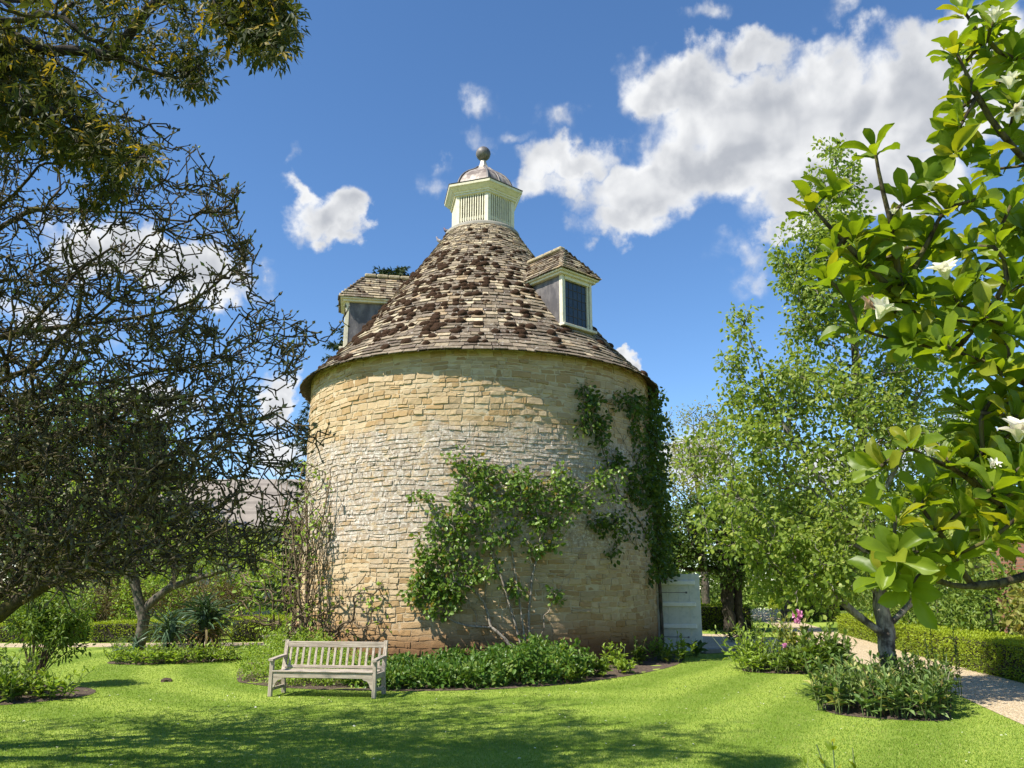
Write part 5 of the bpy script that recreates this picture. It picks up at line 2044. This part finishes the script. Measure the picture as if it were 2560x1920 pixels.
def build_magnolia():
    rng = np.random.default_rng(111)
    tips = P3(MAG_TIPS)
    extra = []
    for poly, n in (([(2060, 60), (2300, 60), (2300, 820), (2100, 800), (2000, 720), (2020, 500), (2080, 380)], 52), ([(2060, 880), (2300, 860), (2300, 1200), (2090, 1200), (2020, 1080)], 34), ([(1830, 520), (2000, 480), (2020, 720), (1860, 690)], 12)):
        q = poly_sample(rng, poly, n)
        extra.append(np.array([at(x, y, Y) for (x, y), Y in zip(q, rng.uniform(3.2, 3.9, n))]))
    tips = np.concatenate([tips] + extra)
    root = tag(empty('magnolia_tree', (3.0, 3.6, 0)), 'magnolia with large glossy yellow green leaves and white flowers reaching in from the right', 'tree')
    limbs = [np.array([(3.0, 3.6, 0), (2.95, 3.6, .9), (2.8, 3.6, 1.6), (2.75, 3.55, 2.4), (2.7, 3.5, 3.4), (2.65, 3.5, 4.3)]),
             np.concatenate([[(2.78, 3.55, 2.1)], P3([(2240, 830, 3.45), (2150, 790, 3.35), (2060, 760, 3.3), (1960, 738, 3.3), (1890, 725, 3.25)])]),
             P3([(2030, 755, 3.3), (1980, 700, 3.3), (1950, 640, 3.3), (1935, 560, 3.25), (1920, 470, 3.2), (1895, 360, 3.1)]),
             P3([(1950, 650, 3.3), (1880, 580, 3.25), (1820, 520, 3.2), (1765, 460, 3.2)]),
             P3([(1950, 640, 3.3), (1985, 560, 3.25), (2030, 470, 3.2)]),
             np.concatenate([[(2.72, 3.5, 3.0)], P3([(2250, 380, 3.35), (2170, 300, 3.25), (2110, 210, 3.2), (2080, 140, 3.2)])]),
             np.concatenate([[(2.82, 3.6, 1.5)], P3([(2240, 1235, 3.4), (2160, 1262, 3.3), (2060, 1268, 3.2), (1990, 1240, 3.15), (1950, 1200, 3.1)])]),
             P3([(2100, 1268, 3.25), (2060, 1200, 3.2), (2030, 1150, 3.15), (1990, 1100, 3.1)]),
             np.concatenate([[(2.8, 3.58, 1.7)], P3([(2230, 1100, 3.4), (2150, 1085, 3.3), (2060, 1010, 3.2), (1990, 985, 3.15)])]),
             P3([(2190, 1092, 3.35), (2150, 1140, 3.3), (2090, 1150, 3.3)])]
    X, par, n0 = skeleton(limbs, tips, .15, .12)
    r, cnt, ch = radii(X, par, .05, .005, .45)
    g = G()
    wood(g, X, par, r, rng, .0035, .05)
    child(g, 'branches', M_twig, root, True)
    # whorl of leaves round every shoot tip
    g = G()
    P, D, N, L = [], [], [], []
    for k in range(n0, len(X)):
        ax = unit(X[k] - X[par[k]] + np.array([-.02, -.05, .10]) + rng.normal(0, .03, 3))
        u = unit(np.cross(ax, rng.normal(size=3)))
        v = np.cross(ax, u)
        m = rng.integers(7, 11)
        ph = rng.uniform(0, 6.28)
        for i in range(m):
            a = ph + i * 2.399
            op = np.interp(i / m, [0, 1], [1.35, .35]) + rng.normal(0, .12)
            side = math.cos(a) * u + math.sin(a) * v
            d = ax * math.cos(op) + side * math.sin(op)
            nn = ax * math.sin(op) - side * math.cos(op)
            P.append(X[k] - ax * (.05 * (1 - i / m)) + side * .006)
            D.append(d)
            N.append(nn + rng.normal(0, .18, 3))
            L.append(rng.uniform(.105, .17) * (1 if i < m - 2 else .7))
    # some leaves spaced back along the shoots
    L = np.array(L)
    leaves(g, np.array(P), np.array(D), np.array(N), L, L * rng.uniform(.50, .66, len(L)), 'magnolia', rcol(rng, len(L), .18), .35, rng)
    child(g, 'leaves', M_leaf_mag, root, True)
    # flowers
    for (x, y, Y, s, up, brown) in ((1897, 690, 3.0, 1.0, .9, 0), (1868, 668, 3.08, .7, .2, .8), (2046, 603, 3.0, .95, .8, 0), (2008, 412, 3.1, .55, .9, 0), (2150, 48, 3.1, .8, .9, 0), (2180, 192, 3.05, .8, 1.2, 0), (2192, 236, 3.05, .75, -.3, .2), (2200, 955, 2.9, 1.15, .7, .15), (1930, 462, 3.1, .3, 1, 0), (2005, 985, 3.05, .5, 1, 0), (2142, 1010, 3.0, .45, .2, 0)):
        c = at(x, y, Y)
        ax = unit(np.array([rng.normal(-.1, .2), -.35, up]))
        u = unit(np.cross(ax, rng.normal(size=3)))
        v = np.cross(ax, u)
        f = G()
        m = 9
        P, D, N = [], [], []
        for i in range(m):
            a = i * 2.399 + rng.uniform(-.2, .2)
            op = .12 + .55 * (1 - i / m) ** 1.5 + rng.normal(0, .08)
            side = math.cos(a) * u + math.sin(a) * v
            P.append(c + side * .006)
            D.append(ax * math.cos(op) + side * math.sin(op))
            N.append(ax * math.sin(op) - side * math.cos(op))
        L = .08 * s * rng.uniform(.85, 1.15, m)
        leaves(f, np.array(P), np.array(D), np.array(N), L, L * .5, 'petal', np.column_stack([rng.random(m), np.full(m, brown), np.zeros(m)]), .2, rng)
        child(f, 'flower', M_petal_w, root, True)


build_magnolia()


# ---- spiky yuccas
def yucca(name, label, c, n, R, seed, hgt):
    rng = np.random.default_rng(seed)
    c = np.array(c, float)
    root = tag(empty(name, (c[0], c[1], 0)), label, 'yucca', 'spiky rosettes in the round bed')
    g = G()
    tube(g, [(c[0], c[1], 0), (c[0] + .02, c[1], hgt * .5), tuple(c)], [.10, .09, .07], 8)
    child(g, 'stem', M_bark_dark, root)
    el_ = np.radians(np.concatenate([rng.uniform(0, 86, n), rng.uniform(-60, 0, n // 3)]))
    dead = np.concatenate([np.zeros(n), np.ones(n // 3)])
    m = len(el_)
    a = rng.uniform(0, 6.283, m)
    D = np.column_stack([np.cos(a) * np.cos(el_), np.sin(a) * np.cos(el_), np.sin(el_)])
    N = np.column_stack([-np.cos(a) * np.sin(el_), -np.sin(a) * np.sin(el_), np.cos(el_)]) + rng.normal(0, .15, (m, 3))
    L = R * rng.uniform(.75, 1.1, m) * np.where(dead > 0, .8, 1)
    leaves(g2 := G(), c + D * .04 - np.column_stack([np.zeros((m, 2)), dead * rng.uniform(0, .25, m)]), D, N, L, rng.uniform(.042, .06, m), 'blade',
           np.column_stack([rng.random(m), dead * rng.uniform(.5, 1, m), np.zeros(m)]), .3, rng)
    child(g2, 'blades', M_yucca, root)


yucca('yucca', 'smaller blue green spiky rosette, left of the pair', (-8.33, 20.3, .40), 120, .78, 121, .4)
yucca('yucca', 'larger dark spiky rosette on a stem, right of the pair', (-7.62, 20.75, .66), 210, .92, 122, .65)
yucca('yucca', 'low blue grey spiky tuft at the left edge of the round bed', (-9.05, 20.2, .14), 40, .5, 123, .14)


# ---- herbaceous plants
def herb(name, label, c, h, r_, stems, L, W, leaf, seed, group=None, cat='plant', per=9, tpl='oval', flop=.25, stemmat=None, p3=.08, up=.6):
    rng = np.random.default_rng(seed)
    c = np.array([c[0], c[1], 0.02])
    root = tag(empty(name, (c[0], c[1], 0)), label, cat, group)
    sg, lg = G(), G()
    P, D, N = [], [], []
    LL = []
    for i in range(stems):
        b = c + np.append(rng.normal(0, r_ * .35, 2), 0)
        tipd = np.append(rng.normal(0, flop, 2), 1.0)
        hh = h * rng.uniform(.6, 1.08)
        t = np.linspace(0, 1, 5)[:, None]
        e = b + (b - c) * .8 + tipd * hh
        Q = b * (1 - t) + e * t + np.append(rng.normal(0, .03, 2), 0) * np.sin(t * np.pi)
        tube(sg, Q, np.linspace(.008, .004, 5), 4, rcol(rng, 1)[0])
        k = per
        tt = np.sort(rng.uniform(.12, 1, k))
        B = np.stack([np.interp(tt, t[:, 0], Q[:, q]) for q in range(3)], 1)
        a = np.arange(k) * 2.4 + rng.uniform(0, 6)
        ee = np.interp(tt, [0, 1], [.1, .95]) + rng.normal(0, .25, k)
        d = np.column_stack([np.cos(a) * np.cos(ee), np.sin(a) * np.cos(ee), np.sin(ee)])
        P.append(B); D.append(d)
        N.append(np.column_stack([-np.cos(a) * np.sin(ee), -np.sin(a) * np.sin(ee), np.cos(ee)]) + rng.normal(0, .3, (k, 3)))
        LL.append(L * np.interp(tt, [0, .5, 1], [1, 1.05, .6]) * rng.uniform(.75, 1.25, k))
    P, D, N, LL = map(np.concatenate, (P, D, N, LL))
    leaves(lg, P, D, N, LL, LL * W / L, tpl, rcol(rng, len(P), p3), .35, rng)
    child(sg, 'stems', stemmat or M_stem_green, root)
    child(lg, 'leaves', leaf, root)
    return root, c, h


# poppies under the pear tree
rng = np.random.default_rng(131)
spots = [(4.55, 11.95), (4.85, 11.6), (5.2, 11.5), (5.55, 11.45), (4.7, 12.4), (5.05, 12.1), (5.45, 11.95), (5.0, 12.7), (5.5, 12.5), (5.85, 11.7), (4.45, 12.2), (5.25, 11.85)]
for i, (x, y) in enumerate(spots):
    herb('poppy_plant', 'upright grey green leafy poppy clump in the bed at the foot of the pear tree', (x, y), rng.uniform(.5, .76), .19, 13, .155, .062, M_poppy, 200 + i, 'poppy clumps under the pear tree', per=9, flop=.14, p3=.16)
for i, (x, y) in enumerate(((6.05, 12.1), (6.2, 12.5), (5.95, 12.7), (6.3, 12.9))):
    herb('leafy_perennial', 'dark fine leaved perennial at the shaded right side of the pear bed', (x, y), rng.uniform(.6, .8), .28, 18, .11, .05, M_leaf_dark, 220 + i, 'dark perennials right of the pear trunk', per=16, flop=.2)
for i, (x, y) in enumerate(((6.55, 13.2), (6.75, 13.35), (6.95, 13.2))):
    herb('tall_stem_plant', 'thin tall stem with whorls of small dark leaves in front of the path', (x, y), 1.25, .05, 2, .07, .03, M_leaf_dark, 230 + i, 'thin stems beside the pear trunk', per=22, flop=.05)

# peony bed
rng = np.random.default_rng(141)
k = 0
for (x, y, h, L, W, mat) in ((5.05, 18.0, .62, .16, .06, M_leaf_bright), (5.3, 17.7, .5, .12, .05, M_leaf_bright), (5.6, 17.55, .4, .13, .06, M_leaf_mid), (6.35, 17.75, .6, .19, .085, M_leaf_mid), (6.7, 17.9, .58, .17, .08, M_leaf_mid),
                             (6.95, 18.1, .5, .16, .07, M_leaf_dark), (5.35, 18.3, .75, .15, .055, M_leaf_mid), (6.1, 17.45, .36, .15, .07, M_leaf_mid), (5.0, 17.6, .28, .1, .05, M_leaf_bright), (6.5, 18.4, .7, .17, .08, M_leaf_mid)):
    herb('border_plant', 'leafy green border plant massed round the pink peony', (x, y), h * 1.35, .36, 20, L * 1.1, W * 1.15, mat, 240 + k, 'border plants of the peony bed', per=8)
    k += 1
root, c, h = herb('peony', 'peony with one large pink bloom on top and a small one below', (5.95, 18.1), 1.12, .28, 20, .19, .08, M_leaf_yel, 260, None, 'peony', per=8, p3=.35)
for (x, y, Y, s) in ((1723, 1329, 18.0, .105), (1695, 1394, 17.4, .045), (1722, 1342, 17.95, .06)):
    c = at(x, y, Y)
    rg = np.random.default_rng(int(x + y))
    f = G()
    n = 46
    d = unit(rdir(rg, n) + (0, 0, .35))
    leaves(f, c + d * s * .25, d, rdir(rg, n), s * rg.uniform(.6, 1.1, n), s * .8, 'petal', rcol(rg, n), .2, rg)
    child(f, 'bloom', M_petal_p, root)

# left bed: cane shrub and leafy perennials
rng = np.random.default_rng(151)
cb = np.array([-8.45, 15.0, 0])
cane = tag(empty('cane_shrub', cb), 'dense shrub of upright canes with dark leafy heads at the far left of the lawn', 'shrub')
sg, tips = G(), []
for i in range(46):
    a = rng.uniform(0, 6.283)
    rr = rng.uniform(.05, .72) ** .8
    h = rng.uniform(1.15, 1.65) - rr * .2
    b = cb + np.array([math.cos(a) * .11 * rng.random(), math.sin(a) * .11 * rng.random(), 0])
    if rng.random() < .14:
        rr, h = rr + .55, h * .62
    e = cb + np.array([math.cos(a) * rr * .95, math.sin(a) * rr * .8, h])
    t = np.linspace(0, 1, 7)[:, None]
    m = b * .4 + e * .6 + np.array([-(e - b)[0] * .28, -(e - b)[1] * .28, .12])
    Q = b * (1 - t) ** 2 + 2 * m * t * (1 - t) + e * t * t
    tube(sg, Q, np.linspace(.012, .005, 7), 5, rcol(rng, 1)[0])
    for q in (.62, .72, .82, .92, 1.0):
        tips.append(np.array([np.interp(q, t[:, 0], Q[:, z]) for z in range(3)]))
child(sg, 'canes', M_stem_brown, cane)
g = G()
foliage(g, rng, np.array(tips), 26, .17, .095, .036, 'oval', None, -.35, .04)
child(g, 'leaves', M_leaf_mid, cane)
for i, (x, y, h) in enumerate(((-9.1, 13.3, .62), (-8.6, 13.0, .55), (-8.2, 12.9, .4), (-7.7, 13.1, .42), (-7.3, 13.5, .35), (-8.5, 13.7, .72), (-7.9, 13.7, .6), (-9.2, 12.9, .45))):
    herb('leafy_perennial', 'light green leafy perennial filling the bed at the left edge', (x, y), h * 1.15, .34, 22, .13, .065, M_leaf_bright if i % 3 else M_leaf_mid, 270 + i, 'perennials of the left bed', per=9)
# yucca bed underplanting
for i, (x, y, h) in enumerate(((-9.3, 20.0, .3), (-8.9, 19.6, .26), (-8.4, 19.4, .32), (-7.9, 19.5, .30), (-7.4, 19.8, .38), (-7.0, 20.1, .30), (-6.7, 20.6, .32), (-8.1, 19.8, .35))):
    herb('low_perennial', 'low pale green perennial under the spiky rosettes', (x, y), h * 1.25, .36, 26, .10, .055, M_leaf_bright, 280 + i, 'low plants under the spiky rosettes', per=8)
herb('grey_grass_tuft', 'wispy grey tuft beside the back path', (-10.6, 22.6), .34, .18, 26, .2, .008, M_poppy, 289, per=3, tpl='blade')

# bed along the foot of the tower
rng = np.random.default_rng(161)
poly = np.array([(-2.2, 14.55), (-.6, 14.75), (.6, 15.2), (1.5, 16.1), (1.6, 17.2), (.6, 17.9), (-1.2, 17.7), (-2.6, 17.5), (-3.2, 16), (-3.0, 15.2)])
q = poly_sample(rng, poly, 900)
hh = .46 * (1 + .32 * np.sin(q[:, 0] * 4) * np.sin(q[:, 1] * 3)) * np.interp(q[:, 0], [-3, -1, .2, 1.2, 1.6], [.5, .68, 1.15, 1.1, .6])
P = np.column_stack([q, hh * rng.uniform(.15, 1.0, len(q))])
g = G()
foliage(g, rng, P, 20, .15, .095, .055, 'oval', None, .15, .22, .8)
tag(g.build('leafy_ground_cover', M_leaf_cover), 'dense dark green ground cover along the foot of the wall right of the bench', 'ground cover', kind='stuff')
poly = np.array([(-5.25, 16.1), (-4.9, 15.5), (-4.0, 14.9), (-3.2, 14.95), (-2.6, 15.0), (-2.8, 16.2), (-3.6, 17.6), (-4.6, 18.6), (-5.4, 18)])
q = poly_sample(rng, poly, 560)
P = np.column_stack([q, rng.uniform(.04, .34, len(q)) * np.interp(q[:, 1], [15, 17, 18.5], [1.2, 1.6, 2.6])])
g = G()
foliage(g, rng, P, 22, .13, .055, .028, 'oval', None, .4, .05, .8)
tag(g.build('feathery_ground_cover', M_leaf_bright), 'bright yellow green feathery plants round and behind the left end of the bench', 'ground cover', kind='stuff')
for i, (px, py, h, mt) in enumerate(((1215, 1470, .50, M_leaf_bright), (1262, 1462, .36, M_leaf_mid), (1330, 1446, .44, M_leaf_bright), (1298, 1462, .24, M_leaf_mid), (1385, 1437, .40, M_leaf_dark), (1420, 1428, .40, M_leaf_bright), (1475, 1428, .46, M_leaf_bright), (1450, 1432, .28, M_leaf_mid), (1240, 1474, .22, M_leaf_mid), (1350, 1455, .2, M_leaf_bright))):
    p = gnd(px, py)
    herb('young_perennial', ['yellow green bushy seedling right of the dark ground cover', 'small seedling with one upright spike against the brown wall foot', 'pale upright seedling in bare soil below the creeper', 'low seedling at the lawn edge', 'grey green thistle like plant near the white door', 'bright leafy seedling left of the white door', 'leafy seedling in front of the white door', 'low seedling just before the white door', 'low rosette beside the bushy seedling', 'tiny bright seedling at the bed edge'][i],
         p[:2], h * 1.3, .2, 12, .14, .065, mt, 300 + i, None, per=10, flop=.12)
p = gnd(1500, 1420)
root, c, h = herb('broad_leaf_plant', 'dark broad leaved plant with two big upright leaves before the white door', p[:2], .30, .2, 6, .3, .11, M_leaf_dark, 320, per=3)
p = gnd(1165, 1478)
herb('rose_sucker', 'tall bare red stem with a few leaves at the front of the wall bed', p[:2], 1.0, .03, 2, .06, .04, M_leaf_rose, 321, per=6, flop=.03)
p = gnd(640, 1440)
for i, (x, y) in enumerate(((-4.9, 18.7), (-4.4, 18.6), (-5.3, 19.0))):
    herb('fern_clump', 'fresh green fern fronds rising behind the bench back', (x, y), .85, .3, 16, .16, .06, M_leaf_bright, 330 + i, 'ferns behind the bench', per=14, flop=.3, tpl='simple')
p = gnd(1590, 1392)
herb('shade_plant', 'dark low plant round the foot of the far two trunked tree', (7.6, 27.6), .5, .8, 30, .14, .07, M_leaf_dark, 335, per=9)

# young shrub tips poking up at the bottom edge
herb('young_shrub', 'leafy young shoot poking up at the bottom edge in front of the lawn', (2.06, 5.5), .66, .12, 9, .095, .055, M_leaf_mag, 340, None, 'shrub', per=12, flop=.12, p3=.5)
herb('young_shrub', 'small leaf tips at the bottom edge, right of the taller shoot', (2.42, 5.5), .50, .06, 4, .09, .05, M_leaf_mag, 341, None, 'shrub', per=6, flop=.1)

# ---- pigeons beside the cupola
def pigeon(label, loc, rz, body, neck, seed):
    root = tag(empty('pigeon', loc, rz), label, 'pigeon')
    sp = [(-.135, .055, .012, .010), (-.10, .062, .026, .020), (-.05, .075, .046, .042), (0, .090, .058, .058), (.045, .112, .054, .056), (.075, .140, .040, .042), (.090, .172, .027, .028), (.100, .198, .024, .026), (.112, .212, .021, .022), (.130, .213, .010, .010)]
    g = G()
    n = 12
    an = np.arange(n) * 2 * np.pi / n
    rings, cols = [], []
    for i, (x, z, w_, h_) in enumerate(sp):
        j0, j1 = max(0, i - 1), min(len(sp) - 1, i + 1)
        tx, tz = sp[j1][0] - sp[j0][0], sp[j1][1] - sp[j0][1]
        L = math.hypot(tx, tz)
        nx_, nz_ = -tz / L, tx / L
        rings.append(np.stack([x + np.sin(an) * h_ * nx_, np.cos(an) * w_, z + np.sin(an) * h_ * nz_], 1))
        cols.append(neck if i > 4 else body)
    loft(g, rings, True, (True, True), cols)
    for s in (-1, 1):
        tube(g, [(.01, s * .022, .045), (.012, s * .024, .005), (.035, s * .026, .002)], [.006, .004, .003], 5, (.35, .12, .10))
    g.build('body', M_bird, root, True)
    for s in (-1, 1):
        g = G()
        rr = []
        for t, (x, z, w_, h_) in enumerate([(.05, .10, .006, .028), (.01, .094, .012, .036), (-.05, .082, .010, .030), (-.11, .066, .006, .016), (-.15, .056, .003, .006)]):
            rr.append(np.stack([x + 0 * an, s * (.050 - .06 * max(0, -x - .02)) + np.cos(an) * w_, z + np.sin(an) * h_], 1))
        loft(g, rr, True, (True, True), tuple(np.array(body) * .8))
        g.build('wing', M_bird, root, True)
    g = G()
    box(g, (-.165, 0, .048), (.10, .05, .010), None, .004, tuple(np.array(body) * .6))
    g.build('tail', M_bird, root)
    g = G()
    tube(g, [(.130, 0, .212), (.152, 0, .206)], [.006, .0015], 6, (.30, .27, .25))
    g.build('beak', M_bird, root)
    return root


def on_roof(a, s):
    q = roof_pt(np.array([a]), np.array([s]), np.array([.03]))[0]
    return q


pigeon('dark purple grey pigeon perched on the roof beside the cupola', (AX - 1.09, AY - .2, 12.30), math.radians(150), (.05, .04, .055), (.07, .03, .08), 1)
pigeon('pale speckled pigeon below the dark one on the roof edge', tuple(on_roof(math.radians(-84), S_TOT - .42)), math.radians(200), (.38, .35, .36), (.25, .22, .26), 2)

# ---- odds and ends on the lawn
g = G()
c = gnd(362, 1472)
rg = np.random.default_rng(5)
for i in range(5):
    th = np.arange(8) * 2 * np.pi / 8
    o = c + np.append(rg.normal(0, .04, 2), 0)
    loft(g, [o + np.stack([np.cos(th) * r_ * (1 + rg.normal(0, .15, 8)), np.sin(th) * r_ * (1 + rg.normal(0, .15, 8)), np.full(8, z)], 1) for r_, z in ((.07, .0), (.06, .04), (.025, .065))])
tag(g.build('clod', M_soil), 'small brown clod of earth lying on the lawn left of the bench', 'clod')
rg = np.random.default_rng(6)
n = 230
P = np.column_stack([rg.uniform(-7, 6, n), rg.uniform(8.4, 15, n), np.full(n, .026)])
keep = ~in_poly(P[:, :2], BED) & ~in_poly(P[:, :2], BED_T) & ~in_poly(P[:, :2], path_poly) & ~in_poly(P[:, :2], BED_L)
P = P[keep]
n = len(P)
g = G()
leaves(g, P, rdir(rg, n) * (1, 1, .1), rg.normal(0, .2, (n, 3)) + (0, 0, 1), rg.uniform(.015, .04, n), rg.uniform(.012, .03, n), 'oval', rcol(rg, n, .1))
tag(g.build('fallen_petals', M_petal_w), 'small white petals and daisies strewn over the lawn', 'petals', kind='stuff')
